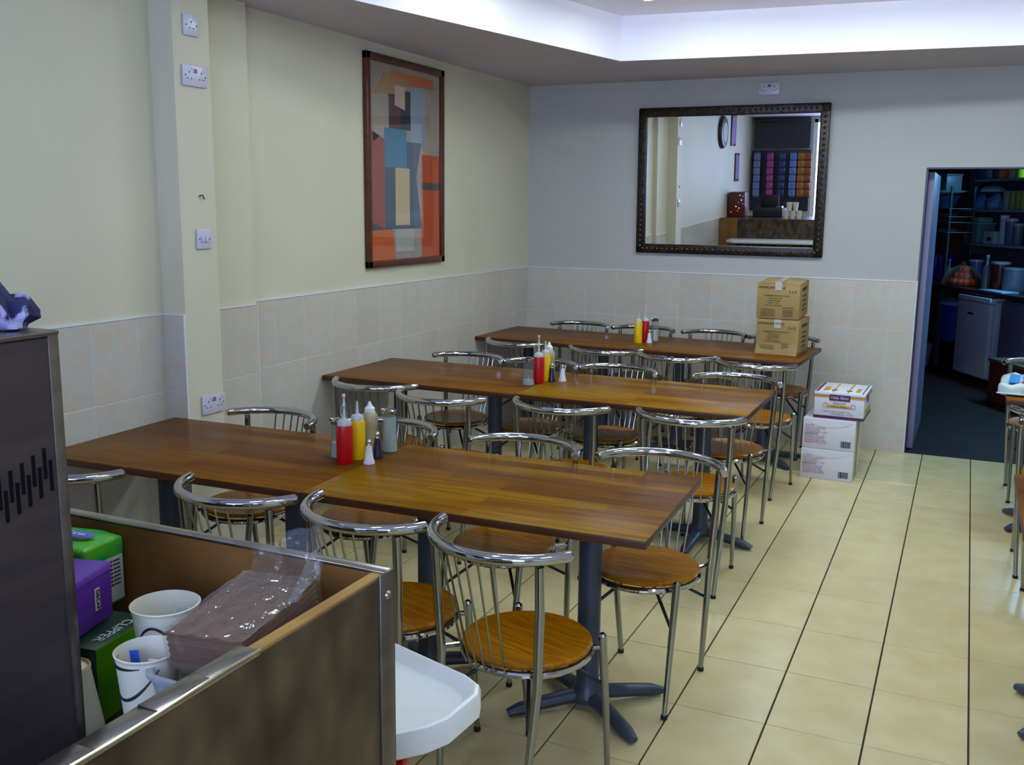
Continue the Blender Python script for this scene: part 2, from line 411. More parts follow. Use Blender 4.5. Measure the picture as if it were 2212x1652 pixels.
rc.bm.faces.new([rc.bm.verts.new((x, y, ZR)) for x, y in HOLE])
structure('ceiling_recess', rc, M_recess)
structure('ceiling_roof', MB().box((-.2, YF-.2, H+.4), (XR+.2, .13, H+.45)), M_dark)
# lamps in the recess
def lamp(x, y, lab, rz=0, m_=None):
    t = thing('ceiling_light', lab, 'light', (x, y, ZR-.035), rz, 'lamps in the ceiling recess')
    B('housing', MB().box((-.09, -.31, .0), (.09, .31, .03), .004), M_plastic, t)
    B('diffuser', MB().box((-.075, -.3, -.014), (.075, .3, -.001), .003), m_ or M_lamp, t)
for i, x in enumerate((1.75, 2.75, 3.7)):
    lamp(x, -1.78, 'batten ceiling light across the back end of the recess, '+('left', 'middle', 'right')[i], PI/2, M_lamp2)
    for j, y in enumerate((-3.6, -5.7)):
        lamp(x, y, 'batten ceiling light in the recess, '+('left', 'middle', 'right')[i]+' of the '+('middle', 'front')[j]+' row')
lamp(1.12, -2.75, 'batten ceiling light along the left side of the recess', 0, M_lamp)
for x in ():
    for y in (-2.2, -3.9, -5.7):
        pass

# doorway: passage lining, open door leaf and kitchen shell
structure('trim_1', MB().box((XD-.004, -.002, 0), (XD+.006, .131, DT)).box((XD, -.002, DT-.006), (4.05, .131, DT+.004)), mat('door_reveal_grey', '#4e4c66', .5))
dr = thing('door_1', None, None, (XD+.008, .14, 0), math.radians(-.6))
dr['kind'] = 'structure'
B('door_leaf', MB().box((0, 0, .005), (.04, .98, 1.95), .002), mat('lilac_grey_door_paint', '#8480a0', .4), dr)
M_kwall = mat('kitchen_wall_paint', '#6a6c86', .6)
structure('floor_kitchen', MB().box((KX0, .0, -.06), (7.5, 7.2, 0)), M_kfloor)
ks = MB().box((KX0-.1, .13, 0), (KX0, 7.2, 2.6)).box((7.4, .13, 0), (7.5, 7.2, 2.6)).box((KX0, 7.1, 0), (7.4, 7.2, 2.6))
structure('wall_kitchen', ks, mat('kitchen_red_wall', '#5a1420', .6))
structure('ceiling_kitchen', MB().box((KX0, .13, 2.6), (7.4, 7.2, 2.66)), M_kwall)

# point on a real plane seen in a given direction of the photograph (used only to read off positions)
def ray(u, v): return (rt*((u-1106)/FPX) + dn*((v-826)/FPX) + fw)
def atz(u, v, z): d = ray(u, v); return CAM + d*((z-CAM.z)/d.z)
def atx(u, v, x): d = ray(u, v); return CAM + d*((x-CAM.x)/d.x)
def aty(u, v, y): d = ray(u, v); return CAM + d*((y-CAM.y)/d.y)

# ------------------------------------------------------------ dining tables
def table_proto():
    t = thing('dining_table', 'x', 'table')
    B('table_top', MB().m(M_table).box((-.5875, -.37, .722), (.5875, .37, .75), .0025), None, t)
    B('edge_band', MB().box((-.5885, -.371, .7235), (.5885, .371, .7475), .001), M_tedge, t)
    for sx in (-.305, .305):
        c = B('column', MB().lathe([(.0, .03), (.06, .03), (.062, .05), (.047, .075), (.039, .1), (.039, .70), (0, .70)], (sx, 0, 0), 20), M_iron, t)
        B('mounting_plate', MB().box((sx-.14, -.14, .702), (sx+.14, .14, .7215), .004), M_iron, t)
        for a in (40, 140, 220, 320):
            a = math.radians(a); dx, dy = math.cos(a), math.sin(a); q = MB()
            pts = [(sx+dx*r, dy*r, z) for r, z in ((.02, .05), (.08, .048), (.17, .036), (.24, .024), (.285, .013))]
            q.tube(pts, [.03, .029, .027, .026, .016], 12)
            for v in q.bm.verts: v.co.z = .006 + max(0, v.co.z*.8)
            B('base_foot', q, M_iron, t)
    return t
table0 = table_proto()
def row(cx_left, cy_left, ang, labs, first=False):
    global used
    a = math.radians(ang); out = []
    for k in (0, 1):
        off = .5885 + k*1.178
        x = cx_left + off*math.cos(a) + .371*math.sin(a); y = cy_left + off*math.sin(a) - .371*math.cos(a)
        if not used: t = table0; t.location = (x, y, 0); t.rotation_euler = (0, 0, a); t['label'] = labs[k]; t['group'] = 'wood laminate dining tables'; used = True
        else: t = dup(table0, (x, y, 0), a, labs[k], 'wood laminate dining tables')
        out.append(t)
    return out
def turn_base(t, deg):
    for ch in t.children:
        if ch.name.startswith('base_foot'):
            c = Vector((.305 if sum(v.co.x for v in ch.data.vertices) > 0 else -.305, 0, 0))
            ch.matrix_basis = Matrix.Translation(c) @ Matrix.Rotation(math.radians(deg), 4, 'Z') @ Matrix.Translation(-c)
used = False
def brown(t):
    for ch in t.children:
        if ch.name.startswith('table_top'):
            ch.data = ch.data.copy(); ch.data.materials[0] = M_table2
r1 = row(.085, -4.072, 1.9, ['wooden dining table nearest the steel counter, half pushed against the left wall', 'wooden dining table of the front row, aisle half holding the white shaker'])
r2 = row(.015, -2.118, 0, ['middle row wooden dining table against the tiled left wall under the picture', 'middle row wooden dining table at the aisle with the bare glossy top'])
for t in r2: turn_base(t, -52)
brown(r2[0]); brown(r1[0])
r3 = row(.015, -.215, -2.9, ['back row wooden dining table in the corner by both tiled walls', 'back row wooden dining table with the two brown cartons on it'])
brown(r3[0]); brown(r3[1])
t = dup(table0, (3.47+.371, -1.30, 0), PI/2, 'wooden table at the right edge holding the wet wipe packet', 'wood laminate dining tables')
t.location = (4.06, -1.46, 0); t.rotation_euler = (0, 0, 0)
t = dup(table0, (4.04, -3.79, 0), 0, 'wooden table right of the aisle, nearest row, only its feet in view', 'wood laminate dining tables')

# ------------------------------------------------------------ bistro chairs
def chair_proto():
    t = thing('bistro_chair', 'x', 'chair')
    R = .19
    B('seat', MB().lathe([(0, .452), (.12, .452), (.165, .456), (.184, .458), (.19, .452), (.188, .443), (.178, .438), (0, .438)], (0, 0, 0), 40), M_seat, t)
    ring = [(R*.97*math.cos(2*PI*i/40), R*.97*math.sin(2*PI*i/40), .426) for i in range(40)]
    B('seat_ring', MB().tube(ring, .011, 10, close=True), M_chrome, t)
    pts = []
    for i in range(25):
        a = math.radians(-73 + 146*i/24)
        pts.append((.246*math.sin(a), -.039-.246*math.cos(a), .79))
    e0, e1, f0, f1 = [Vector(pts[i]) for i in (0, -1, 1, -2)]
    pts = [tuple(e0+(e0-f0).normalized()*.006)] + pts + [tuple(e1+(e1-f1).normalized()*.006)]
    B('back_rail', MB().tube(pts, [.0115]+[.0165]*(len(pts)-2)+[.0115], 14), M_chrome, t)
    for sx in (-1, 1):
        u = B('rear_leg', MB().tube([(sx*.158, -.205, .012), (sx*.17, -.186, .2), (sx*.183, -.17, .42), (sx*.194, -.178, .64), (sx*.197, -.186, .772)], [.0095, .0115, .0135, .0135, .0125], 12), M_chrome2, t)
        B('rubber_foot', MB().lathe([(0, 0), (.012, 0), (.012, .014), (0, .014)], (sx*.158, -.205, 0), 12), M_black, u)
        B('bracket', MB().tube([(sx*.15, -.118, .427), (sx*.182, -.17, .427)], .008, 8), M_chrome2, t)
        f = B('front_leg', MB().tube([(sx*.156, .2, .012), (sx*.160, .18, .2), (sx*.163, .148, .44), (sx*.163, .146, .462), (sx*.163, .145, .469)], [.0085, .0105, .0135, .0135, .007], 12), M_chrome2, t)
        B('rubber_foot', MB().lathe([(0, 0), (.0115, 0), (.0115, .014), (0, .014)], (sx*.156, .2, 0), 12), M_black, f)
        B('bracket', MB().tube([(sx*.14, .118, .427), (sx*.163, .148, .427)], .008, 8), M_chrome2, t)
    for i in range(6):
        k = (i-2.5)/2.5
        x1 = .098*k; x0 = .075*k
        y1 = -.039-math.sqrt(.246**2-x1**2); y0 = -math.sqrt(.186**2-x0**2)
        B('spindle', MB().tube([(x0, y0-.006, .418), (x0*1.05, y0-.02, .46), (x1, y1+.004, .775)], .0034, 8), M_chrome2, t)
    for sg in (-1, 1):
        B('stretcher', MB().tube([(sg*.165, -.185, .30), (sg*.06, -.06, .395), (0, 0, .405+.004*sg), (-sg*.06, .06, .395), (-sg*.16, .165, .30)], .006, 8), M_darksteel, t)
    return t
chair0 = chair_proto()
cu = [False]
def chair(ex, ey, ang, face, label, group, back=.115):
    """ex,ey: middle between the rail ends; face 1 = looks towards the back wall, -1 = towards the counter"""
    a = math.radians(ang) + (0 if face > 0 else PI)
    x = ex - math.sin(a)*back; y = ey + math.cos(a)*back
    if not cu[0]:
        c = chair0; c.location = (x, y, 0); c.rotation_euler = (0, 0, a); c['label'] = label; c['group'] = group; cu[0] = True
    else: c = dup(chair0, (x, y, 0), a, label, group)
    return c
g = 'chrome bistro chairs at the front row of tables'
chair(2.124, -4.985, -17, 1, 'chrome chair fully in view with round orange seat beside the white high chair tray', g)
chair(1.665, -4.945, -16, 1, 'chrome chair partly behind the counter corner post, near side of front tables', g)
chair(1.168, -4.93, -7, 1, 'chrome chair above the cling-wrapped napkins, near side of front tables', g)
p = atz(255, 1022, .79); chair(p.x-.22, p.y-.01, 2, 1, 'chrome chair beside the tall steel machine, only one end of its rail showing', g)
chair(2.294, -4.025, -3, -1, 'chrome chair at the aisle corner beyond the front table, whole round seat showing', g)
chair(1.757, -4.03, -8, -1, 'chrome chair beyond the front table, its rail next to the one at the aisle corner', g)
p = atz(935, 937, .79); chair(p.x-.21, p.y-.02, -8, -1, 'chrome chair directly behind the front table sauce bottles', g)
chair(.587, -4.06, -8, -1, 'chrome chair just below the lowest wall socket, far side of front table', g)
g = 'chrome bistro chairs at the middle row of tables'
chair(2.177, -3.151, 1, 1, 'near side chair of the middle tables closest to the aisle', g)
chair(1.577, -3.184, -4, 1, 'near side chair of the middle tables, second from the aisle', g)
chair(.986, -3.258, -4, 1, 'near side chair of the middle tables, third from the aisle', g)
chair(.523, -3.11, 2, 1, 'near side chair of the middle tables against the tiled wall', g)
chair(2.166, -2.165, -3, -1, 'far side chair of the middle tables closest to the aisle', g)
chair(1.50, -2.16, -8, -1, 'far side chair of the middle tables, just right of the white shaker', g)
chair(1.03, -2.155, -5, -1, 'far side chair of the middle tables hidden behind the sauce bottles', g)
chair(.555, -2.15, -5, -1, 'far side chair of the middle tables against the left wall', g)
g = 'chrome bistro chairs at the back row of tables'
chair(2.145, -1.511, -8, 1, 'near side chair of the back tables in front of the brown cartons', g)
chair(1.655, -1.46, 3, 1, 'near side chair of the back tables, second from the aisle', g)
chair(1.166, -1.39, 4, 1, 'near side chair of the back tables, below the yellow mustard bottle', g)
chair(.522, -1.327, -6, 1, 'near side chair of the back tables against the left wall', g)
chair(2.10, -.30, 3, -1, 'far side chair behind the brown cartons by the back wall', g, .10)
chair(1.60, -.275, -2, -1, 'far side chair by the back wall, left of the brown cartons', g, .10)
chair(1.06, -.265, 1, -1, 'far side chair by the back wall, behind the mustard bottle', g, .10)
chair(.55, -.255, -2, -1, 'far side chair by the back wall, nearest the room corner', g, .10)
g = 'chrome bistro chairs at the right hand tables'
chair(3.715, -2.28, 0, 1, 'chrome chair at the right photo edge in front of the wet wipe table', g)
chair(3.74, -2.62, 0, -1, 'chrome chair at the right photo edge, only the orange seat rim showing', g)
chair(3.72, -.72, 0, -1, 'chrome chair beyond the wet wipe table near the kitchen doorway', g)

# ------------------------------------------------------------ condiments
def squeeze(x, y, z, rz, col_m, label, r=.03, h=.145, tip=True, tilt=0):
    t = thing('squeeze_bottle', label, 'bottle', (x, y, z), rz, 'condiments on the tables')
    B('bottle_body', MB().lathe([(0, 0), (r*.96, 0), (r, .006), (r*1.02, h-.012), (r*.9, h-.002), (r*.75, h), (0, h)], n=24), col_m, t)
    c = B('bottle_cap', MB().lathe([(r*.86, h-.004), (r*.86, h+.01), (r*.7, h+.018), (r*.25, h+.022), (.0055, h+.04), (.0032, h+.07), (0, h+.07)], n=20), M_clearw, t)
    if tip:
        B('tip_cover', MB().lathe([(0, h+.068), (.006, h+.068), (.006, h+.078), (.0035, h+.082), (.0035, h+.1), (.007, h+.104), (.006, h+.114), (0, h+.116)], n=12), M_clearw, c)
        B('tether', MB().tube([(.012, 0, h+.02), (.03, 0, h+.035), (.028, 0, h+.06), (.006, 0, h+.074)], .0012, 6), M_clearw, c)
    return t
def shaker(x, y, z, material, label, h=.085):
    t = thing('shaker', label, 'shaker', (x, y, z), 0, 'salt and pepper shakers')
    B('shaker_body', MB().lathe([(0, 0), (.0215, 0), (.022, .004), (.0165, .02), (.0125, h*.62), (.0105, h*.8), (0, h*.8)], n=20), material, t)
    B('shaker_top', MB().lathe([(.0105, h*.8), (.008, h*.86), (.0075, h*.9), (.0098, h*.95), (.0085, h), (.003, h+.006), (0, h+.006)], n=16), M_chrome, t)
    return t
def pourer(x, y, z, label, fill, h=.15, r=.032, fm=M_salt, gm=None):
    t = thing('sugar_pourer', label, 'sugar pourer', (x, y, z), .4, 'glass sugar pourers')
    B('glass_jar', MB().lathe([(0, 0), (r, 0), (r+.002, .012), (r*.93, .03), (r*.8, h*.93), (r*.82, h)], n=24), gm or M_jarglass, t)
    B('sugar', MB().lathe([(0, .004), (r*.93, .004), (r*.86, .03), (r*(.86-.1*fill), .004+h*fill), (0, .004+h*fill)], n=20), fm, t)
    l = B('chrome_lid', MB().lathe([(0, h-.006), (r*.9, h-.006), (r*.92, h+.006), (r*.5, h+.014), (0, h+.015)], n=24), M_chrome, t)
    B('spout', MB().box((-r*1.1, -.006, h+.005), (-r*.2, .006, h+.0145), .002), M_chrome, l)
    return t
def mayo(x, y, z, label, h=.17):
    t = thing('sauce_bottle', label, 'bottle', (x, y, z), 0, 'condiments on the tables')
    B('bottle_body', MB().lathe([(0, 0), (.031, 0), (.033, .006), (.033, h*.4), (.03, h*.55), (.033, h*.62), (.032, h*.82), (.02, h*.93), (0, h*.93)], n=24), M_mayo, t)
    B('bottle_cap', MB().lathe([(.02, h*.92), (.0195, h*1.01), (.009, h*1.07), (.007, h*1.12), (.003, h*1.16), (0, h*1.16)], n=18), M_plastic, t)
Z = .7503
squeeze(1.207, -4.395, Z, 2.6, M_red, 'red ketchup bottle on the front tables')
squeeze(1.213, -4.318, Z, 1.2, M_yellow, 'yellow mustard bottle on the front tables', .028, .15, False)
mayo(1.195, -4.205, Z, 'cream sauce bottle with white pointed cap, front tables')
pourer(1.262, -4.17, Z, 'tall pale-filled sugar pourer, front tables', .86, .155, .031)
pourer(1.135, -4.33, Z, 'sugar pourer behind the red bottle, front tables', .4, .135, .031)
shaker(1.289, -4.36, Z, M_ceramic, 'white salt shaker on the front tables')
shaker(1.272, -4.275, Z, M_navy, 'navy pepper shaker on the front tables', .095)
pourer(1.155, -2.60, Z, 'nearly empty glass sugar pourer on the middle tables', .13, .135, .033)
squeeze(1.178, -2.515, Z, 2.9, M_red, 'red ketchup bottle on the middle tables')
squeeze(1.186, -2.44, Z, 1.2, M_yellow, 'yellow mustard bottle on the middle tables', .027, .15, False)
mayo(1.17, -2.35, Z, 'cream sauce bottle with white pointed cap, middle tables', .175)
shaker(1.225, -2.44, Z, M_navy, 'navy pepper shaker on the middle tables', .095)
shaker(1.272, -2.40, Z, M_ceramic, 'white salt shaker on the middle tables')
squeeze(1.165, -.70, Z, 1.5, M_yellow, 'yellow mustard bottle on the back table', .029, .15, False)
squeeze(1.19, -.62, Z, 1.5, M_red, 'red ketchup bottle behind the mustard, back table', .028, .15, True)
pourer(1.245, -.56, Z, 'sugar pourer on the back table', .5, .15, .03)
shaker(1.235, -.66, Z, M_ceramic, 'white salt shaker on the back table')

# ------------------------------------------------------------ picture, mirror, sockets
pic = thing('framed_picture', 'tall framed abstract colour-block print on the left wall', 'picture', (0, -1.92, 1.935))
PW, PH, FWD = .465, .618, .042
fr = MB()
for a, b in [((0, -PW, -PH), (.03, PW, -PH+FWD)), ((0, -PW, PH-FWD), (.03, PW, PH)), ((0, -PW, -PH), (.03, -PW+FWD, PH)), ((0, PW-FWD, -PH), (.03, PW, PH))]: fr.box(a, b, .004)
B('picture_frame', fr, M_sframe, pic)
art = B('print', MB().box((.001, -PW+.03, -PH+.03), (.012, PW-.03, PH-.03)), mat('print_taupe', '#8f8078', .8, c2='#a08f80', scale=5), pic)
def block(pts, hexc, d=.0006):
    q = MB(); z = .012+d
    v = [q.bm.verts.new((.0121, -PW+.04+(2*PW-.08)*a, -PH+.04+(2*PH-.08)*b)) for a, b in pts]
    q.bm.faces.new(v); r = bmesh.ops.extrude_face_region(q.bm, geom=q.bm.faces[:]); 
    for e in r['geom']:
        if isinstance(e, bmesh.types.BMVert): e.co.x += d
    B('colour_patch', q, mat('art_'+hexc[1:], hexc, .7, c2=hexc, bump=.05), art, smooth=False)
block([(0, 0), (.34, 0), (.30, .17), (0, .155)], '#b8561c', .0004)
block([(.72, 0), (1, 0), (1, .56), (.72, .56)], '#b0481c', .0004)
block([(.72, .37), (1, .37), (1, .41), (.72, .41)], '#4e4844', .0008)
block([(0, .155), (.30, .16), (.30, .42), (0, .40)], '#2c3a48', .0006)
block([(.02, .2), (.2, .16), (.2, .62), (.02, .66)], '#8c3a34', .0010)
block([(.2, .16), (.6, .16), (.6, .62), (.2, .62)], '#33475c', .0014)
block([(.2, .48), (.5, .48), (.5, .68), (.2, .68)], '#2f6f8c', .0022)
block([(.34, .18), (.54, .18), (.54, .48), (.34, .48)], '#b4a074', .0026)
block([(.34, .04), (.6, .04), (.6, .16), (.34, .16)], '#a0a096', .0018)
block([(.5, .16), (.72, .16), (.64, .44), (.72, .62), (.5, .62)], '#4a5260', .0010)
block([(.42, .68), (.56, .68), (.56, .88), (.42, .88)], '#20242e', .0022)
block([(.26, .66), (.42, .66), (.42, .9), (.26, .9)], '#4c2e34', .0018)
block([(.05, .60), (.26, .68), (.26, .84), (.05, .84)], '#988c80', .0010)
block([(.56, .6), (.78, .6), (.78, .93), (.56, .93)], '#8690a0', .0008)
block([(.3, .9), (.9, .92), (.9, .97), (.3, .97)], '#b85c28', .0012)
block([(.08, .84), (.42, .86), (.56, .94), (.2, .95)], '#9c7850', .0020)
block([(.34, .8), (.48, .78), (.48, .9), (.34, .9)], '#b4a08c', .0030)
B('glazing', MB().quad((.018, -PW+.03, -PH+.03), (.018, PW-.03, -PH+.03), (.018, PW-.03, PH-.03), (.018, -PW+.03, PH-.03)), M_pane, pic)

mi = thing('wall_mirror', 'large rectangular mirror in a dark carved frame on the back wall', 'mirror', (1.602, -.016, 1.884), 0, None, (math.radians(1.55), 0, 0))
MW, MH, F = .688, .533, .068
q = MB()
for a, b in [((-MW, -.03, -MH), (MW, 0, -MH+F)), ((-MW, -.03, MH-F), (MW, 0, MH)), ((-MW, -.03, -MH), (-MW+F, 0, MH)), ((MW-F, -.03, -MH), (MW, 0, MH))]: q.box(a, b, .008, 2)
fr = B('mirror_frame', q, M_mframe, mi)
bd = MB()
def bead_line(a, b, n):
    for i in range(n):
        k = (i+.5)/n; p = Vector(a).lerp(Vector(b), k); bd.lathe([(0, -.011), (.008, -.007), (.011, 0), (.008, .007), (0, .011)], p, 8)
e = F/2
bead_line((-MW+e, -.031, MH-e), (MW-e, -.031, MH-e), 34); bead_line((-MW+e, -.031, -MH+e), (MW-e, -.031, -MH+e), 34)
bead_line((-MW+e, -.031, -MH+e), (-MW+e, -.031, MH-e), 26); bead_line((MW-e, -.031, -MH+e), (MW-e, -.031, MH-e), 26)
q = B('carving', bd, M_gilt, fr); q['kind'] = 'stuff'
B('mirror_glass', MB().box((-MW+F-.005, -.012, -MH+F-.005), (MW-F+.005, -.003, MH-F+.005)), M_mirror, mi, smooth=False)

def plate(loc, axis, wide, label, kind):
    """socket or switch plate; axis 'x' faces +X, 'y' faces -Y"""
    rz = 0 if axis == 'y' else PI/2
    t = thing('socket_plate' if kind == 'socket' else 'switch_plate', label, 'socket' if kind == 'socket' else 'switch', loc, rz)
    B('plate', MB().box((-wide/2, -.011, -.043), (wide/2, -.001, .043), .003), M_socket, t)
    if kind == 'socket':
        for cx in ((-.036, .036) if wide > .1 else (0,)):
            for (a, b, w_, h_) in ((cx, .014, .004, .009), (cx-.011, -.012, .007, .004), (cx+.011, -.012, .007, .004)):
                B('pin_slot', MB().box((a-w_/2, -.0116, b-h_/2), (a+w_/2, -.0105, b+h_/2)), M_dark, t)
            B('rocker', MB().box((cx-.006+.02, -.014, .02), (cx+.006+.02, -.010, .036), .001), M_socket, t)
        if wide > .1: B('indicator', MB().box((-.012, -.0116, .012), (.012, -.0105, .03)), mat('grey_dots', '#6a6a80', .6), t)
    else:
        for cx in (-.012, .012): B('rocker', MB().box((cx-.009, -.017, -.014), (cx+.009, -.010, .014), .002), M_socket, t)
    for sx in (-1, 1):
        B('screw', MB().lathe([(0, 0), (.003, 0), (.003, .001), (0, .001)], n=8).xf(Matrix.Translation((sx*(wide/2-.013), -.011, 0)) @ Matrix.Rotation(PI/2, 4, 'X')), M_dark, t)
for (u, v, wd, lab, kd) in [(409, 55, .088, 'small white socket plate highest on the left column', 'socket'), (418, 165, .146, 'white double socket below the highest plate on the column', 'socket'),
                        (438, 516, .088, 'white two-rocker light switch halfway up the left column', 'switch'), (459, 871, .146, 'white double socket low on the column behind the front table', 'socket')]:
    p = atx(u, v, XC); plate((XC, min(max(p.y, YC+wd/2+.005), YC2-wd/2-.0), p.z), 'x', wd, lab, kd)
p = aty(1662, 192, 0); plate((p.x, 0, p.z), 'y', .146, 'faint white double socket above the mirror', 'socket')
p = atx(433, 424, XC)
tag(B('wall_hook', MB().tube([(XC, p.y-.01, p.z), (XC+.012, p.y, p.z+.006), (XC+.01, p.y+.012, p.z-.012)], .003, 6), M_darksteel), 'tiny metal hook on the column above the light switch', 'hook')

# ------------------------------------------------------------ cartons on the back table
def carton(loc, rz, label, w_=.275, d_=.33, h_=.225, tilt=0, crush=0):
    t = thing('brown_carton', label, 'box', loc, rz, 'brown cartons on the back table', (math.radians(tilt), 0, rz))
    q = MB().box((0, 0, 0), (w_, d_, h_), .003)
    if crush:
        bmesh.ops.subdivide_edges(q.bm, edges=q.bm.edges[:], cuts=4, use_grid_fill=True)
        for v in q.bm.verts:
            k = max(0, 1-v.co.z/(h_*.55))
            if v.co.y < .02: v.co.y += crush*math.sin(v.co.x/w_*PI)*k*(.6+.4*math.sin(v.co.z*60)); v.co.y -= .02*k*(v.co.x/w_)
            if v.co.y < .02 and v.co.z < .03: v.co.y -= .018
    B('carton_body', q, M_card, t)
    q = MB().quad((.004, .004, h_+.0015), (w_-.004, .004, h_+.0015), (w_-.004, d_/2-.002, h_+.004), (.004, d_/2-.002, h_+.004)); q.quad((.004, d_/2+.002, h_+.004), (w_-.004, d_/2+.002, h_+.004), (w_-.004, d_-.004, h_+.0015), (.004, d_-.004, h_+.0015))
    q = MB().box((.002, .002, h_), (w_/2-.001, d_-.002, h_+.004), .001).box((w_/2+.001, .002, h_), (w_-.002, d_-.002, h_+.004), .001)
    for v in q.bm.verts:
        if tilt and v.co.z > h_+.002 and abs(v.co.x-w_/2) < .01: v.co.z += .012
    B('top_flap', q, M_card, t)
    if tilt: h_ += .012
    B('tape', MB().box((w_/2-.022, -.001, h_+.0042), (w_/2+.022, d_+.001, h_+.005)).box((w_/2-.022, -.0018, h_-.05), (w_/2+.022, -.001, h_+.005)), M_tape, t)
    if tilt: h_ -= .012
    y = -.0012 if not crush else -.003
    if True:
        F_ = lambda x, z, yy=y: face_m((x, yy, z), (1, 0, 0), (0, 0, 1))
        text('lettering', 'AMERICAN STYLE', .0215, M_cardd, t, F_(.095, h_-.022))
        text('lettering', '2 x 5', .024, M_cardd, t, F_(w_-.045, h_-.045))
        for k, (x, z, s, txt) in enumerate([(.13, h_-.075, .014, 'INGREDIENTS: POTATOES'), (.12, h_-.092, .012, 'VEGETABLE OIL'), (.11, h_-.108, .012, 'STORE FROZEN'), (.11, h_-.123, .012, 'KEEP AT -18 C'), (.11, h_-.138, .012, 'DO NOT REFREEZE')]):
            text('small_print', txt, s, M_cardp, t, F_(x, z))
        for k in range(5): text('small_print', 'cooking instructions', .011, M_cardp, t, F_(.075, .062-.011*k))
        q = MB().box((.165, y-.0006, .072), (.24, y, .076))
        for k in range(5): q.box((.17, y-.0006, .058-.010*k), (.235, y, .061-.010*k))
        B('print_panel', q, M_cardp, t)
    S_ = lambda yy, z: face_m((w_+.0012, yy, z), (0, 1, 0), (0, 0, 1))
    text('lettering', 'AMERICAN', .034, M_cardd, t, S_(d_/2, h_-.04)); 
    for k in range(4): text('small_print', 'KEEP FROZEN', .02, M_cardp, t, S_(d_/2, h_-.085-.03*k))
    return t
carton((2.003, -.80, .7503), math.radians(-3), 'lower brown cardboard carton with crushed front on the back table', crush=.02)
carton((1.995, -.79, .7503+.233), math.radians(-1), 'upper brown cardboard carton with shiny tape, on top of the crushed one', tilt=2.2)

# ------------------------------------------------------------ boxes on the floor by the back wall
def floor_box(z, h, dx, label):
    t = thing('white_carton', label, 'box', (2.366+dx, -1.0, z), math.radians(-1), 'white cartons with red print')
    w_, d_ = .318, .33
    B('carton_body', MB().m(M_boxw).box((0, 0, 0), (w_, d_, h), .003), None, t)
    q = MB(); n_ = 10; v0 = [(.01, h-.008)]
    for i in range(n_+1):
        a = i/n_; v0.append((.01+(w_-.02)*a, h-.008-.045*math.sin(PI*a)**.7))
    v0.append((w_-.01, h-.008))
    vs = [q.bm.verts.new((x, -.0015, zz)) for x, zz in v0[1:]]; q.bm.faces.new(vs)
    B('top_flap', q, mat('carton_flap', '#dcdce2', .5), t, smooth=False)
    F_ = lambda x, z_: face_m((x, -.0022, z_), (1, 0, 0), (0, 0, 1))
    for k, s_ in enumerate(['STORAGE', 'Keep in a cool dry place', 'Protect from light', 'once opened use in 3 days', 'PREPARATION', 'Heat gently, do not boil', 'Serve with warm food', 'Ingredients: sugar, water,', 'vegetable fat, milk powder']):
        text('small_print', s_, .0128, M_boxred if k not in (4,) else M_purple, t, F_(.012, h-.045-.0135*k), align='LEFT')
    q = MB()
    x = .235
    random.seed(3)
    while x < .29:
        wv = random.choice((.0015, .003, .0045)); q.box((x, -.0024, .022), (x+wv, -.0012, .062)); x += wv+random.choice((.0015, .003))
    B('barcode', q, M_ink, t, smooth=False)
    q = MB().box((w_, .07, .004), (w_+.0012, .2, h-.004)); B('side_print', q, mat('yellow_print', '#b89a10', .5), t)
floor_box(0, .196, 0, 'white carton with red print, lowest of the stack on the floor')
floor_box(.197, .195, .002, 'white carton with red print, middle of the floor stack')
t = thing('snack_box', 'white and plum food box with yellow bands topping the floor stack', 'box', (2.425, -.985, .393), math.radians(-1.5))
w_, d_, h_ = .30, .37, .165
B('carton_body', MB().box((0, 0, 0), (w_, d_, h_), .003), M_boxw, t)
B('base_band', MB().box((-.001, -.001, .002), (w_+.001, d_+.001, .02)), M_purple, t)
B('lid', MB().box((-.002, -.002, h_-.012), (w_+.002, d_+.002, h_+.005), .002), mat('box_lid_white', '#e0e0e6', .4), t)
B('yellow_band', MB().box((-.0012, -.0012, h_-.03), (w_+.0012, d_+.0012, h_-.0185)), M_gold, t)
B('dark_band', MB().box((-.0014, -.0014, h_-.0185), (w_+.0014, d_+.0014, h_-.0155)), M_purple, t)
B('logo_patch', MB().box((.09, -.0035, h_-.046), (.215, -.0005, h_-.008), .001), M_purple, t)
F_ = lambda x, z_, yy=-.0042: face_m((x, yy, z_), (1, 0, 0), (0, 0, 1))
text('lettering', 'Daily Bites', .025, mat('pale_print', '#d8c8dc', .5), t, F_(.152, h_-.028))
text('lettering', 'Battered', .021, mat('slate_print', '#60607c', .5), t, F_(.152, h_-.062, -.002))
B('flavour_band', MB().box((.08, -.0022, h_-.092), (.225, -.0008, h_-.075), .0006), M_gold, t)
text('lettering', 'Onion Rings', .019, mat('brown_print', '#7c3c14', .5), t, F_(.152, h_-.0835, -.0028))
text('small_print', 'coated in a light crispy batter  frozen', .011, mat('slate_print', '#60607c', .5), t, F_(.14, .05, -.002))
text('small_print', 'serving suggestion   12 x 450g', .011, mat('slate_print', '#60607c', .5), t, F_(.17, .034, -.002))
for cx in (.068, .236): B('ring_picture', MB().tube([(cx+.013*math.cos(a*PI/6), -.0016, h_-.075+.013*math.sin(a*PI/6)) for a in range(12)], .003, 5, close=True), mat('ring_print', '#a8a0b4', .6), t)
zt = h_+.0052
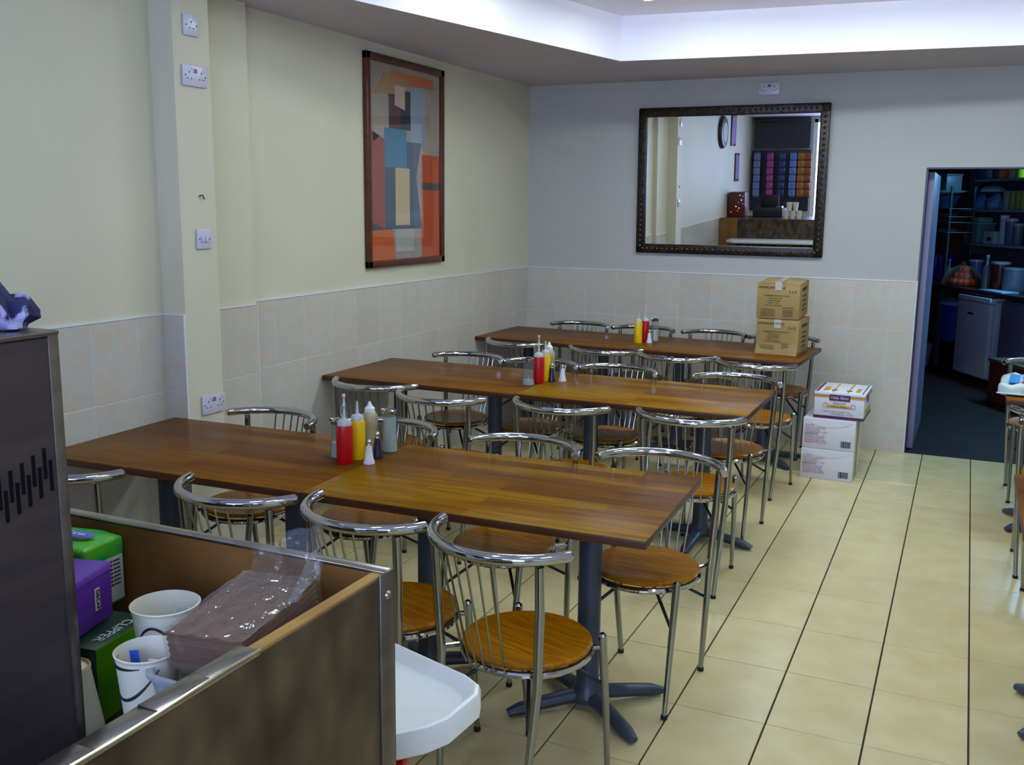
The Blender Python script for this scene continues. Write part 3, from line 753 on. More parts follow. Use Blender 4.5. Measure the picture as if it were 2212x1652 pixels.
B('lid_print', MB().m(M_purple).box((.004, .01, zt), (.02, d_-.01, zt+.0006)).box((w_-.02, .01, zt), (w_-.012, d_-.01, zt+.0006)).m(M_gold).box((.10, .01, zt), (.112, d_-.02, zt+.0006)).box((.19, .01, zt), (.202, d_-.02, zt+.0006)).box((.04, .06, zt), (.075, .2, zt+.0006)).box((.235, .06, zt), (.262, .2, zt+.0006)).m(M_purple).lathe([(0, .0007), (.02, .0007), (.02, 0)], (.106, .09, zt), 14).lathe([(0, .0007), (.02, .0007), (.02, 0)], (.196, .09, zt), 14), None, t)
B('side_logo', MB().m(M_purple).box((w_, .12, h_-.06), (w_+.003, .2, h_-.02)).m(M_gold).box((w_, .06, .03), (w_+.003, .3, .065)), None, t)

# ------------------------------------------------------------ counter end with condiment well (foreground)
CX0, CX1, CY0, CY1, CZ = 1.45, 2.552, -7.6, -6.252, 1.2
WZ = .985
ct = thing('steel_counter', 'swirl-polished steel clad counter with an open plywood-lined well', 'counter', (CX1, CY1, 0))
ox, oy = -CX1, -CY1
def bx(a, b, bev=0): return MB().box((a[0]+ox, a[1]+oy, a[2]), (b[0]+ox, b[1]+oy, b[2]), bev)
B('side_panel', bx((CX1-.003, CY0, .05), (CX1, CY1-.028, CZ-.006)), M_engine, ct)
B('side_core', bx((CX1-.02, CY0, .05), (CX1-.0035, CY1-.002, CZ-.002)), M_plyraw, ct)
B('back_panel', bx((CX0, CY1-.018, .05), (CX1-.021, CY1-.003, CZ-.004)), M_ply, ct)
B('back_cladding', bx((CX0, CY1-.0025, .05), (CX1-.002, CY1, CZ-.002)), M_engine, ct)
B('well_floor', bx((CX0, CY0, WZ-.02), (CX1-.021, CY1-.019, WZ)), mat('well_floor_dark', '#2e2a22', .5), ct)
B('plinth', bx((CX0, CY0, 0), (CX1-.03, CY1-.03, .049)), M_dark, ct)
B('back_trim', bx((CX0, CY1-.02, CZ-.002), (CX1-.001, CY1+.001, CZ+.0008), .0006), M_trim, ct)
B('front_lining', bx((CX0, CY0, WZ-.4), (CX0+.02, CY1-.02, WZ-.001)), M_ply, ct)
B('corner_post', MB().box((CX1-.001+ox, CY1-.034+oy, .05), (CX1+.0025+ox, CY1+.0015+oy, CZ+.001), .0008).box((CX1-.03+ox, CY1-.001+oy, .05), (CX1+.0025+ox, CY1+.0018+oy, CZ+.001), .0008), M_steel, ct)
B('bolt', MB().lathe([(0, .004), (.004, .004), (.0065, .0015), (.0068, 0), (0, 0)], n=14).xf(Matrix.Translation((.0025, -.016, CZ-.032)) @ Matrix.Rotation(PI/2, 4, 'Y')), M_trim, ct)
# steel rim trim along the customer side, starting where the raw ply edge ends
q = MB(); yb = -6.535
n_ = 14
for i in range(n_):
    y0 = yb-(yb-CY0)*i/n_; y1 = yb-(yb-CY0)*(i+1)/n_
    q.box((CX1-.026+ox, y1+oy+.0004, CZ), (CX1+.003+ox, y0+oy, CZ+.0018+.0006*math.sin(i*2.1)), .0006)
q.box((CX1+.0005+ox, CY0+oy, CZ-.004), (CX1+.0028+ox, yb+oy, CZ+.0015), .0006)
B('rim_trim', q, M_trim, ct)
lip = [(CX1+.003+ox, yb+oy-(yb-CY0)*i/20, CZ+.0025+.0012*math.sin(i*1.3)) for i in range(21)]
B('rim_edge', MB().tube(lip, .0016, 6), mat('bright_edge_highlight', '#d8d4c8', .15, 1), ct)  # thin lip in paler steel, the rim's edge highlight put into its colour

# tall stainless machine behind the well
px0, px1, py0_, py1_ = 1.88, 2.3, -7.35, -6.559
mc = thing('coffee_machine', 'tall dark stainless machine casing with slanted vent slots at the left edge', 'machine', (px1, py1_, WZ+.001))
Hm = 1.545-WZ
B('casing', MB().box((px0-px1, py0_-py1_, 0), (-.002, 0, Hm-.004), .004), M_steeld, mc)
B('back_plate', MB().box((-.0018, py0_-py1_, .01), (.0005, -.012, Hm-.008)), M_steeld, mc)
B('corner_trim', MB().box((-.02, -.012, 0), (.002, .002, Hm-.002), .001), M_steel, mc)
B('top_rim', MB().box((px0-px1, py0_-py1_, Hm-.006), (.003, .003, Hm), .002), M_steel, mc)
for i in range(13):
    yy = -.020-i*.0075; zz = 1.386-WZ - i*.0026
    zz += (.012 if i % 2 else -.006)
    B('vent_slot', MB().box((.0003, yy-.0022, zz-.018), (.0012, yy+.0022, zz+.018)), M_dark, mc)
q = MB(); random.seed(5)
q.lathe([(0, 0), (.03, 0), (.042, .004), (.047, .014), (.045, .024), (.039, .032), (.033, .040), (.024, .047), (.012, .05), (0, .051)], n=28)
bmesh.ops.subdivide_edges(q.bm, edges=q.bm.edges[:], cuts=1)
for v in q.bm.verts:
    f_ = 1+.22*math.sin(v.co.x*190+v.co.z*90)*math.cos(v.co.y*170); v.co.x *= f_; v.co.y *= f_; v.co.z *= 1+.2*math.sin(v.co.x*120+v.co.y*150)
tag(B('tea_towel', q.soften(), M_cloth, None, tuple(atx(-22, 726, 2.23).xy)+(1.5455,)), 'crumpled navy and white tea towel on top of the steel machine', 'cloth')

# things in the well
def cup(c, ztop, h, r, label, group, swirl=0):
    t = thing('paper_cup', label, 'cup', (c[0], c[1], ztop-h), 0, group)
    B('cup_wall', MB().lathe([(0, .004), (r*.68, .004), (r*.68, 0), (r*.7, 0), (r*.97, h-.004), (r, h-.003), (r*1.02, h), (r*.98, h+.001), (r*.955, h-.003), (r*.67, .008), (0, .008)], n=40), M_cup, t)
    for (a0, a1, z0, z1, am) in swirl:
        n_ = 16; pts = []
        for i in range(n_+1):
            k = i/n_; a = math.radians(a0+(a1-a0)*k); z = h*(z0+(z1-z0)*k+am*math.sin(PI*k)); rr = r*(.7+.27*z/h)+.0002
            pts.append((rr*math.cos(a), rr*math.sin(a), z))
        B('cup_swirl', MB().tube(pts, [.0006+.0016*math.sin(PI*max(.05, min(.95, i/n_))) for i in range(n_+1)], 6), M_ink, t)
    return t
pA = atz(357, 1302, 1.155); cup((pA.x, pA.y), 1.155, .115, .0455, 'paper cup of clear-wrapped stirrers against the plywood', 'paper cups in the counter well', [(250, 330, .6, .6, .24), (262, 318, .58, .58, .13)])
q = MB(); random.seed(11)
for i in range(26):
    a = random.uniform(0, 2*PI); r_ = random.uniform(0, .026); a2 = random.uniform(-.3, .9); L_ = random.uniform(.085, .115)
    b0 = Vector((r_*math.cos(a)*.7, r_*math.sin(a)*.7, .01)); tp = Vector((.02+.014*math.cos(a), .012+.024*math.sin(a), L_))
    q.tube([b0, tp], .0016, 5)
tag(B('wrapped_stirrers', q, M_clearw, None, (pA.x, pA.y, 1.155-.115)), 'bunch of clear-wrapped stirrers standing in the far cup', 'stirrers', kind='stuff')
pB = atz(318, 1402, 1.15); cup((pB.x, pB.y), 1.15, .125, .039, 'paper cup holding blue and white spoons, nearer cup', 'paper cups in the counter well', [(215, 335, .62, .9, -.16), (330, 350, .1, .75, .0), (200, 300, .93, .93, -.02)])
for k, (dx, dy, hh, mm, lab, rzz) in enumerate([(-.012, .004, .118, M_blue, 'blue flat plastic spoon handle in the nearer paper cup', .2), (.004, .008, .108, M_plastic, 'white plastic spoon handle beside the blue one', .3), (.012, -.006, .104, M_plastic, 'short white spoon handle at the right of the nearer cup', -.2)]):
    tag(B('plastic_spoon', MB().prism([(-.0045, -.0008), (.0045, -.0008), (.0045, .0008), (-.0045, .0008)], .012, hh).prism([(-.006, -.0009), (.006, -.0009), (.006, .0009), (-.006, .0009)], hh-.03, hh+.002, .0004), mm, None, (pB.x+dx*.7, pB.y+dy*.7, 1.15-.125), (0, .12*(k-1), rzz)), lab, 'spoon')
# clear tub with wrapped napkins
tc = thing('plastic_tub', 'frosted clear plastic tub under the wrapped napkins', 'tub', (2.452, -6.44, WZ+.001), 0)
q = MB()
def rr(hx, hy, r, n_=5):
    out = []
    for cx, cy, a0 in ((hx-r, hy-r, 0), (-hx+r, hy-r, 90), (-hx+r, -hy+r, 180), (hx-r, -hy+r, 270)):
        for i in range(n_+1):
            a = math.radians(a0+90*i/n_); out.append((cx+r*math.cos(a), cy+r*math.sin(a)))
    return out
def shell(mb, rings, close_bottom=True):
    vv = [[mb.bm.verts.new((x, y, z)) for x, y in P] for P, z in rings]
    if close_bottom: mb.bm.faces.new(vv[0][::-1])
    for A, C in zip(vv, vv[1:]):
        n2 = len(A)
        for i in range(n2): mb.bm.faces.new([A[i], A[(i+1) % n2], C[(i+1) % n2], C[i]])
    return mb
shell(q, [(rr(.055, .085, .02), .0), (rr(.068, .105, .028), .150), (rr(.073, .110, .03), .152), (rr(.073, .110, .03), .156), (rr(.066, .104, .028), .157)])
B('tub_wall', q, M_tub, tc)
np_ = thing('napkin_pack', 'pack of brown paper napkins in torn clear film on the tub', 'napkins', (2.452, -6.43, 1.148), 0)
np_.rotation_euler = (math.radians(7), math.radians(-3), math.radians(3))
q = MB()
for i in range(22):
    dz = .0022*i; j = .0012*math.sin(i*1.7)
    q.box((-.056+j, -.078, dz), (.054+j*.5, .078+j, dz+.0019))
B('napkin_stack', q, M_napkin, np_, smooth=False)
q = MB()
G = 14
def film(fn, nx=G, ny=G):
    vs = [[q.bm.verts.new(fn(i/nx, j/ny)) for j in range(ny+1)] for i in range(nx+1)]
    for i in range(nx):
        for j in range(ny): q.bm.faces.new([vs[i][j], vs[i+1][j], vs[i+1][j+1], vs[i][j+1]])
film(lambda a, b: (-.059+.118*a, -.081+.162*b, .0515+.0022*math.sin(a*21+b*9)*math.cos(b*17)))
film(lambda a, b: (-.059+.118*a, -.082+.002*math.sin(a*15), .0515*b))
film(lambda a, b: (.0595+.0015*math.sin(a*19), -.081+.162*a, .0515*b))
film(lambda a, b: (-.0595, -.081+.162*a, .0515*b))
B('film_wrap', q, M_film, np_)
q = MB()
film(lambda a, b: (-.050+.112*a+.010*b*math.sin(a*9), .079+.026*b+.010*math.sin(a*13+b*5)*b, .050+(.030+.048*a**1.5)*b+.004*math.sin(a*24)*b))
film(lambda a, b: (.060+.012*math.sin(b*7)*b, .02+.062*a, .050+.05*b*a+.003*math.sin(a*30)*b))
B('film_flap', q, M_film, np_)

# wipes pack, violet and green boxes
wp = thing('wipes_pack', 'green soft tissue pack with grey text label against the plywood', 'tissues', (2.088, -6.278, 1.0805), math.radians(4))
q = MB().box((-.20, -.085, 0), (0, 0, .108), .008, 3); bmesh.ops.subdivide_edges(q.bm, edges=[e for e in q.bm.edges if e.calc_length() > .03], cuts=5, use_grid_fill=True)
for v in q.bm.verts:
    if v.co.z > .09: v.co.z += .004*math.sin(v.co.x*90)*math.cos(v.co.y*80)
B('wrapper', q.soften(), M_green, wp)
B('label_panel', MB().box((.0, -.078, .008), (.0008, -.008, .078)), M_paper, wp)
for k in range(7): text('small_print', 'soft and gentle 3 ply tissues', .0052, M_ink, wp, face_m((.0012, -.043, .072-.0062*k), (0, 1, 0), (0, 0, 1)))
q = MB().lathe([(0, .0006), (1, .0006), (1, 0)], n=24).xf(Matrix.Translation((-.05, -.045, .1135)) @ Matrix.Diagonal((.034, .012, 1, 1)).to_4x4())
B('logo_oval', q, mat('blue_logo', '#4a5cc0', .4), wp)
text('lettering', 'Cares', .016, mat('pale_print', '#d8c8dc', .5), wp, face_m((-.05, -.045, .1148), (1, 0, 0), (0, 1, 0)))
vb = thing('tea_box', 'violet tea box with a small white rotated label', 'box', (2.142, -6.358, 1.0975), math.radians(14))
vb.rotation_euler = (0, 0, math.radians(15))
B('box_body', MB().box((-.055, -.092, 0), (0, 0, .078), .0015), M_violet, vb)
B('box_lid', MB().box((-.056, -.093, .0785), (.0008, .0005, .0805), .0006), M_violet, vb)
B('tuck_flap', MB().box((-.056, -.0935, .068), (.0012, -.092, .0795), .0004).box((.0, -.093, .070), (.0014, .0002, .0795), .0004), mat('violet_carton_flap', '#7a44b8', .45), vb)
B('label_panel', MB().box((.0002, -.044, .022), (.0012, -.032, .054)), M_paper, vb)
text('lettering', 'DECAF', .0095, M_ink, vb, face_m((.0018, -.038, .038), (0, 0, -1), (0, 1, 0)))
def tea(x, y, z, rz, label, h=.058):
    t = thing('green_tea_box', label, 'box', (x, y, z), rz, 'green tea cartons in the well')
    B('box_body', MB().box((-.075, -.12, 0), (0, 0, h), .0012), M_greend, t)
    B('front_panel', MB().box((0, -.1195, .001), (.0012, -.001, h-.001)), M_greenl, t)
    B('oval_logo', MB().box((.0012, -.055, h*.36), (.002, -.012, h*.62), .0008), mat('black_green', '#0c140c', .4), t)
    text('lettering', 'CLIPPER', .021, mat('pale_green_print', '#a8c8b8', .5), t, face_m((-.017, -.06, h+.0008), (0, -1, 0), (1, 0, 0)))
    return t
gt = tea(2.19, -6.335, WZ+.001, math.radians(9), 'green tea carton with upside-down lettering below the violet box', .109)
gt2 = tea(2.155, -6.276, WZ+.001, math.radians(88), 'dark green carton under the green tissue pack, against the plywood', .092)
B('striped_card', MB().box((-.06, -.05, .0925), (-.002, -.002, .0935)), mat('striped_card', '#8a8e90', .5, c2='#181c1c', scale=60, stretch=(6, 1, 1), lo=.48, hi=.52), gt2)
q = MB().lathe([(0, .104), (.022, .104), (.0235, .1045), (.0245, .108), (.026, .106), (.0255, .1), (.040, .006), (.0415, .003), (.0415, 0), (.038, 0), (.021, .099), (0, .099)], n=36)
cc = thing('upturned_cup', 'upturned white paper cup with tan base ring beside the steel machine', 'cup', (2.212, -6.499, WZ+.0005), 0)
B('cup_wall', q, M_cup, cc)
B('base_ring', MB().tube([(.0245*math.cos(a*PI/12), .0245*math.sin(a*PI/12), .107) for a in range(24)], .0013, 6, close=True), mat('tan_card', '#b08a48', .6), cc)
tag(B('plastic_knife', MB().prism([(-.005, -.0008), (.005, -.0008), (.005, .0008), (-.005, .0008)], 0, .09, .0005), M_plastic, None, (2.408, -6.553, WZ+.08-.05), (.12, .1, .6)), 'white plastic knife handle upright between cup and counter rim', 'knife')

# ------------------------------------------------------------ high chair
hc = thing('high_chair', 'white plastic high chair whose tray pokes out beside the counter corner', 'high chair', (2.0, -5.85, 0))
poly = [(-.04, .26), (.20, .185), (.40, .122), (.443, .095), (.457, .06), (.45, -.045), (.43, -.09), (.39, -.135), (.30, -.175), (.18, -.205), (-.04, -.215), (-.10, -.16), (-.10, .2)]
cx_, cy_ = sum(p[0] for p in poly)/len(poly), sum(p[1] for p in poly)/len(poly)
def ins(k): return [(cx_+(x-cx_)*k, cy_+(y-cy_)*k) for x, y in poly]
q = MB(); shell(q, [(ins(.97), .722), (ins(1.0), .728), (ins(1.0), .765), (ins(.985), .774), (ins(.955), .776), (ins(.93), .772), (ins(.86), .752), (ins(.84), .750)])
q.bm.verts.ensure_lookup_table(); q.bm.faces.new([v for v in q.bm.verts[-len(poly):]])
B('tray', q, M_plastic, hc)
B('tray_clip', MB().box((.365, -.12, .70), (.395, -.095, .722), .004), M_red, hc)
for sx in (-1, 1):
    for sy in (-1, 1):
        B('leg', MB().tube([(-.18+sx*.15, sy*.15, .5), (-.18+sx*.24, sy*.22, .0)], .016, 12), M_plastic, hc)
B('seat', MB().box((-.34, -.16, .48), (-.02, .16, .52), .015), M_plastic, hc)
B('backrest', MB().box((-.37, -.16, .5), (-.33, .16, .9), .015), M_plastic, hc)
for sy in (-1, 1): B('armrest', MB().box((-.34, sy*.17-.012, .66), (.0, sy*.17+.012, .715), .008), M_plastic, hc)

# ------------------------------------------------------------ wet wipe packet on the right table
wk = thing('wipes_packet', 'crinkled white and blue packet on the table at the right edge', 'packet', (3.60, -1.50, .7503), math.radians(-4))
q = MB().box((-.15, -.22, 0), (.16, .2, .06), .02, 3); bmesh.ops.subdivide_edges(q.bm, edges=[e for e in q.bm.edges if e.calc_length() > .05], cuts=6, use_grid_fill=True)
for v in q.bm.verts: v.co.z += (.008*math.sin(v.co.x*60+v.co.y*40) if v.co.z > .03 else 0); v.co.x += .006*math.sin(v.co.y*70)
B('packet_body', q.soften(), mat('packet_white', '#c8d4cc', .35, c2='#8fb0c0', scale=9, bump=.2), wk)
B('seal_end', MB().box((-.16, -.245, .012), (.16, -.215, .016), .002), mat('packet_white', '#c8d4cc', .35), wk)
B('printed_panel', MB().m(mat('packet_blue', '#2c78c8', .35)).box((-.11, -.2, .066), (-.06, .1, .0685)).m(mat('packet_red', '#b42a34', .35)).box((-.05, -.16, .066), (.12, -.06, .0688)).m(mat('packet_blue', '#2c78c8', .35)).box((-.05, -.03, .066), (.12, .12, .0688)), None, wk)
text('lettering', 'WIPES', .06, M_plastic, wk, face_m((.035, -.11, .0692), (1, 0, 0), (0, 1, 0)))

# ------------------------------------------------------------ behind the camera: what the mirror shows
sc = thing('service_counter', 'white topped service counter with textured steel front seen in the mirror', 'counter', (.055, -6.5, 0))
B('steel_front', MB().box((.26, -.03, 0), (1.38, .0, 1.20)), M_engine, sc)
B('end_panel', MB().box((0.0, -.03, 0), (.25, .0, 1.205)), M_ply, sc)
B('worktop', MB().box((0.0, -.72, 1.17), (1.38, -.035, 1.20)), M_steel, sc)
B('carcase', MB().box((0.0, -.70, 0), (1.36, -.04, 1.16)), M_ply, sc)
B('white_ledge', MB().prism([(.17, .002), (1.36, .002), (1.36, .40), (.27, .40), (.17, .3)], .90, .935, .006), M_plastic, sc)
clk = thing('wall_clock', 'dark oval wall clock seen in the mirror', 'clock', (XN, -6.5, 2.36), 0)
B('clock_case', MB().lathe([(0, 0), (.2, 0), (.22, .02), (.2, .05), (.17, .055), (0, .05)], n=32).xf(Matrix.Rotation(PI/2, 4, 'Y')), mat('clock_wood', '#2a1a12', .4), clk)
B('clock_face', MB().lathe([(0, .052), (.13, .052), (.13, .058), (0, .058)], n=32).xf(Matrix.Rotation(PI/2, 4, 'Y')), M_ceramic, clk)
for y, z, w2, h2, lab in [(-7.2, 2.4, .14, .22, 'small dark framed print beside the oval clock'), (-7.5, 1.88, .12, .2, 'framed print below the others near the shop window')]:
    f = thing('small_picture', lab, 'picture', (XN, y, z))
    B('picture_frame', MB().box((0, -w2, -h2), (.02, w2, h2), .004), M_sframe, f); B('print', MB().box((.02, -w2+.03, -h2+.03), (.022, w2-.03, h2-.03)), mat('print_pink', '#a05a80', .5, c2='#506ab0', scale=9), f)
gr = thing('fruit_machine', 'small cabinet with coloured lights by the left wall seen in the mirror', 'machine', (.10, -7.05, 1.201))
B('cabinet', MB().box((-.03, -.15, 0), (.2, .1, .34), .01), mat('red_cabinet', '#5a1414', .4), gr)
random.seed(2)
for k in range(9):
    c_ = ['#2040ff', '#ff3010', '#ffd020', '#20e060'][k % 4]
    B('bulb', MB().lathe([(0, -.009), (.009, 0), (0, .009)], (random.uniform(0, .18), .103, random.uniform(.04, .3)), 8), emitter('bulb'+c_[1:], c_, 4), gr)
bl = thing('roller_blind', 'dark grey roller blind over the shop front seen in the mirror', 'blind', (.08, YF+.06, 2.14))
B('blind_fabric', MB().box((0, 0, 0), (.84, .012, .40)), mat('blind_grey', '#3a3c44', .7), bl); B('roller', MB().tube([(0, .02, .43), (.84, .02, .43)], .028, 12), mat('blind_grey', '#3a3c44', .7), bl)
db = thing('dark_backing_panel', 'dark panel added to darken the background of the hanging snack strips', 'board', (.06, YF+.05, 1.2))  # panel added to keep the background of the snack strips dark
B('board', MB().box((0, 0, 0), (.88, .03, .92), .004), mat('dark_panel_slate', '#20283c', .5), db)
random.seed(4)
for k, (x, c1_, c2_, lab) in enumerate([(.16, '#8a94b4', '#5060a0', 'silver-blue snack bag strip hanging at the shop front'), (.36, '#c83c8c', '#5a3c78', 'pink sweet strip hanging at the shop front'), (.54, '#28407c', '#1a2850', 'dark blue snack strip hanging at the shop front'), (.70, '#7c9ad8', '#30508c', 'light blue snack strip hanging at the shop front'), (.82, '#c07c28', '#704414', 'golden crisp strip hanging at the shop front'), (.92, '#a85c30', '#6c3818', 'brown crisp strip hanging at the shop front')]):
    h_ = thing('snack_strip', lab, 'snacks', (x, YF+.16, 1.41), 0, 'strips of snack bags at the shop front')
    B('backing_card', MB().box((-.045, -.002, 0), (.045, 0, .68)), mat('card_'+c2_[1:], c2_, .4), h_)
    me = MB().box((-.05, .0, 0), (.05, .025, .098), .008).mesh('snack_bag', mat('bag_'+c1_[1:], c1_, .25, c2=c2_, scale=14))
    for j in range(6): put('snack_bag', me, h_, (random.uniform(-.004, .004), 0, .02+.108*j))
tl = thing('till', 'black till on the service counter seen in the mirror', 'till', (.62, -7.1, 1.201), .1)
B('till_base', MB().box((-.2, -.18, 0), (.22, .14, .12), .01), M_black, tl); B('screen', MB().box((-.16, -.12, .12), (.1, -.1, .3), .008), M_black, tl); B('card_reader', MB().box((.12, 0, .12), (.2, .1, .15), .006), M_steel, tl)
for k in range(5):
    cup((.93+.085*k if k < 3 else .97+.085*(k-3), -6.62), 1.31 if k < 3 else 1.422, .11, .04, 'white paper cup on the service counter, '+['left of the lower row', 'middle of the lower row', 'right of the lower row', 'left one on top', 'right one on top'][k], 'cups on the service counter', [])
#KITCHEN_PLACEHOLDER
# ------------------------------------------------------------ kitchen beyond the doorway
KO = Vector((3.182, 3.95, 0)); KU = Vector((.49, -.8717, 0)); KN = Vector((.8717, .49, 0))
KA = math.atan2(KU.y, KU.x)
def kp(u, v, d):
    r_ = ray(u, v); t_ = (d - (CAM-KO).dot(KN))/r_.dot(KN); P = CAM + r_*t_ - KO
    return P.dot(KU), P.z
def kw(s, d, z): return KO + KU*s + KN*d + Vector((0, 0, z))
def kthing(name, label, cat, s, d, z, group=None): return thing(name, label, cat, kw(s, d, z), KA, group)
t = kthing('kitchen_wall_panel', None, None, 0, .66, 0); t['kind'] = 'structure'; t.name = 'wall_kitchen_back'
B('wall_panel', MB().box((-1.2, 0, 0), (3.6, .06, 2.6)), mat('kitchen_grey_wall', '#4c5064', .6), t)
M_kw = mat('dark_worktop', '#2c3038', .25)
t = kthing('kitchen_worktop', 'dark kitchen worktop with the bag of oranges on it', 'worktop', 0, 0, 0)
B('worktop', MB().box((-1.15, -.01, .86), (2.6, .65, .905), .004), M_kw, t)
for s_ in (-1.1, -.5, .78, 2.2):
    for d_ in (.04, .56): B('leg', MB().box((s_, d_, 0), (s_+.04, d_+.04, .859)), mat('worktop_leg', '#3c3e4c', .5), t)
fr = kthing('fridge', 'white under-counter fridge in the dark kitchen', 'fridge', 0, 0, 0)
M_fr = mat('fridge_white', '#b4c0d4', .35)
s0, _ = kp(2057, 807, -.03); s1, _ = kp(2124, 830, -.03)
B('cabinet', MB().box((s0, .02, .03), (s1, .56, .835), .006), M_fr, fr)
d_ = B('door', MB().box((s0, -.035, .05), (s1, .015, .79), .008), M_fr, fr); B('badge', MB().box((s0+.2, -.038, .66), (s0+.3, -.034, .68)), M_dark, d_)
B('top_panel', MB().box((s0, -.04, .795), (s1, .56, .845), .006), mat('fridge_top', '#c8d4e4', .3), fr)
for s_ in (s0+.04, s1-.04): B('foot', MB().lathe([(0, 0), (.02, 0), (.02, .03), (0, .03)], (s_, .06, 0), 10), M_black, fr)
ub = kthing('kitchen_cabinet', 'dim grey cabinet right of the fridge', 'cabinet', 0, 0, 0)
s2, _ = kp(2140, 700, .02)
B('carcase', MB().box((s1+.10, .04, .03), (2.1, .58, .84)), mat('cabinet_grey', '#5c5c78', .5), ub)
for i in range(3): dd = B('door', MB().box((s1+.11+.42*i, .015, .06), (s1+.11+.42*i+.4, .035, .82), .004), mat('cabinet_grey', '#5c5c78', .5), ub); B('handle', MB().box((s1+.14+.42*i, .0, .6), (s1+.155+.42*i, .015, .72), .003), M_steel, dd)
B('plinth', MB().box((s1+.1, .07, 0), (2.1, .5, .03)), M_dark, ub)
# shelves with wares
M_shelf = mat('pale_blue_shelf', '#7c94a8', .4)
def shelf(s_a, s_b, z, lab, d0=.36, m_=M_shelf):
    t = kthing('kitchen_shelf', lab, 'shelf', 0, 0, 0)
    B('board', MB().box((s_a, d0, z-.025), (s_b, .655, z)), m_, t)
    for s_ in (s_a+.05, s_b-.05): B('bracket', MB().box((s_-.01, d0+.02, z-.12), (s_+.01, .655, z-.026)), M_steel, t)
SH = {}
for k, (u_, v_, lab) in enumerate([(2106, 388, 'highest kitchen shelf with bright tubs'), (2075, 452, 'second kitchen shelf from the top with blue bags and jars'), (2090, 524, 'third kitchen shelf from the top with bottles')]):
    sa, z = kp(u_, v_, .36); SH[k] = (sa, z); shelf(sa, 2.5, z, lab)
random.seed(21)
def tub(s_, d, z, r, h, c_, lab, cat='tub', group=None, lid=None):
    t = kthing('food_tub' if cat == 'tub' else cat, lab, cat, s_, d, z, group)
    B('tub_body', MB().lathe([(0, 0), (r*.86, 0), (r*.9, .006), (r, h*.9), (0, h*.9)], n=18), mat('tub_'+c_[1:], c_, .4), t)
    B('lid', MB().lathe([(r*1.03, h*.88), (r*1.05, h), (0, h)], n=18), mat('tub_'+(lid or c_)[1:], lid or c_, .4), t)
def shelf_row(k, items, group):
    sa, z = SH[k]
    for (u_, r, h, c_, lab, lid) in items:
        s_, _ = kp(u_, 420, .5)
        tub(s_, .5, z+.0005, r, h, c_, lab, 'jar' if h > r*2.2 else 'tub', group, lid)
shelf_row(0, [(2124, .065, .16, '#3c4c94', 'blue tub on the highest kitchen shelf', None), (2138, .06, .13, '#7c90b0', 'grey-blue tub on the highest kitchen shelf', None), (2150, .05, .15, '#34407c', 'navy jar on the highest kitchen shelf', None), (2168, .075, .16, '#d8541c', 'orange tub on the highest kitchen shelf', None), (2187, .06, .14, '#a88c6c', 'beige tub on the highest kitchen shelf', None), (2207, .065, .16, '#a8b81c', 'lime tub at the end of the highest shelf', None)], 'tubs on the highest kitchen shelf')
shelf_row(1, [(2178, .05, .19, '#7c9c9c', 'grey-green jar on the second kitchen shelf', None), (2191, .045, .19, '#94963c', 'olive jar on the second kitchen shelf', None), (2203, .045, .19, '#7c8c4c', 'moss green jar on the second shelf', None), (2214, .045, .19, '#8c9c3c', 'yellow-green jar on the second shelf edge', None)], 'jars on the second kitchen shelf')
shelf_row(2, [(2104, .07, .1, '#7c8c50', 'small olive tub on the third kitchen shelf', None), (2176, .045, .3, '#a8d0e0', 'tall pale blue bottle on the third kitchen shelf', '#dceef4'), (2192, .06, .27, '#4c6890', 'steel-blue bottle beside the pale one, third shelf', '#b8d4e0'), (2207, .05, .22, '#5c6c80', 'slate bottle near the end of the third shelf', '#a0b4c0')], 'bottles on the third kitchen shelf')
# blue bags, paper box, dish
s_, z = kp(2122, 448, .45)
def bag(s_, d, z, rx, rz_, c1_, c2_, lab, name='carrier_bag', cat='bag'):
    q = MB().lathe([(0, 0), (.7, 0), (.98, .3), (1, .7), (.8, 1.15), (.45, 1.5), (0, 1.62)], n=18)
    for v in q.bm.verts:
        f_ = 1+.14*math.sin(v.co.x*9+v.co.z*7)*math.cos(v.co.y*8); v.co.x *= f_; v.co.y *= f_
    q.xf(Matrix.Diagonal((rx, rx*.7, rz_, 1)))
    tag(B(name, q, mat('bag_'+c1_[1:], c1_, .25, c2=c2_, scale=9, bump=.3), None, kw(s_, d, z), (0, 0, KA)), lab, cat)
sa, z1_ = SH[1]
s_, _ = kp(2120, 430, .5); bag(s_, .5, z1_+.001, .12, .11, '#2c4cc0', '#6c9ce0', 'bright blue plastic bag on the second kitchen shelf')
s_, _ = kp(2150, 430, .5); bag(s_, .5, z1_+.001, .12, .115, '#23388c', '#88b0e0', 'dark blue striped plastic bag beside the bright blue one')
s_, _ = kp(2152, 380, .5)
t = kthing('white_bowl', 'large pale bowl upside down above the blue bags', 'bowl', s_-.03, .5, z1_+.185); B('bowl', MB().lathe([(.13, 0), (.125, .03), (.09, .06), (0, .07)], n=24), mat('pale_blue_ceramic', '#9cc4d4', .3), t)
sa2, z2_ = SH[2]
s_, _ = kp(2152, 500, .5); t = kthing('paper_box', 'white wedge-shaped carton on the third kitchen shelf', 'box', s_, .5, z2_+.001)
B('box_body', MB().prism([(-.10, -.08), (.09, -.08), (.07, .08), (-.08, .08)], 0, .13, .004), mat('pale_box', '#b4c8cc', .5), t); B('dark_label', MB().box((-.03, -.083, .03), (.05, -.079, .07)), M_ink, t)
s_, _ = kp(2122, 470, .5); t = kthing('storage_box', 'stacked translucent food box on the third kitchen shelf', 'box', s_, .5, z2_+.001)
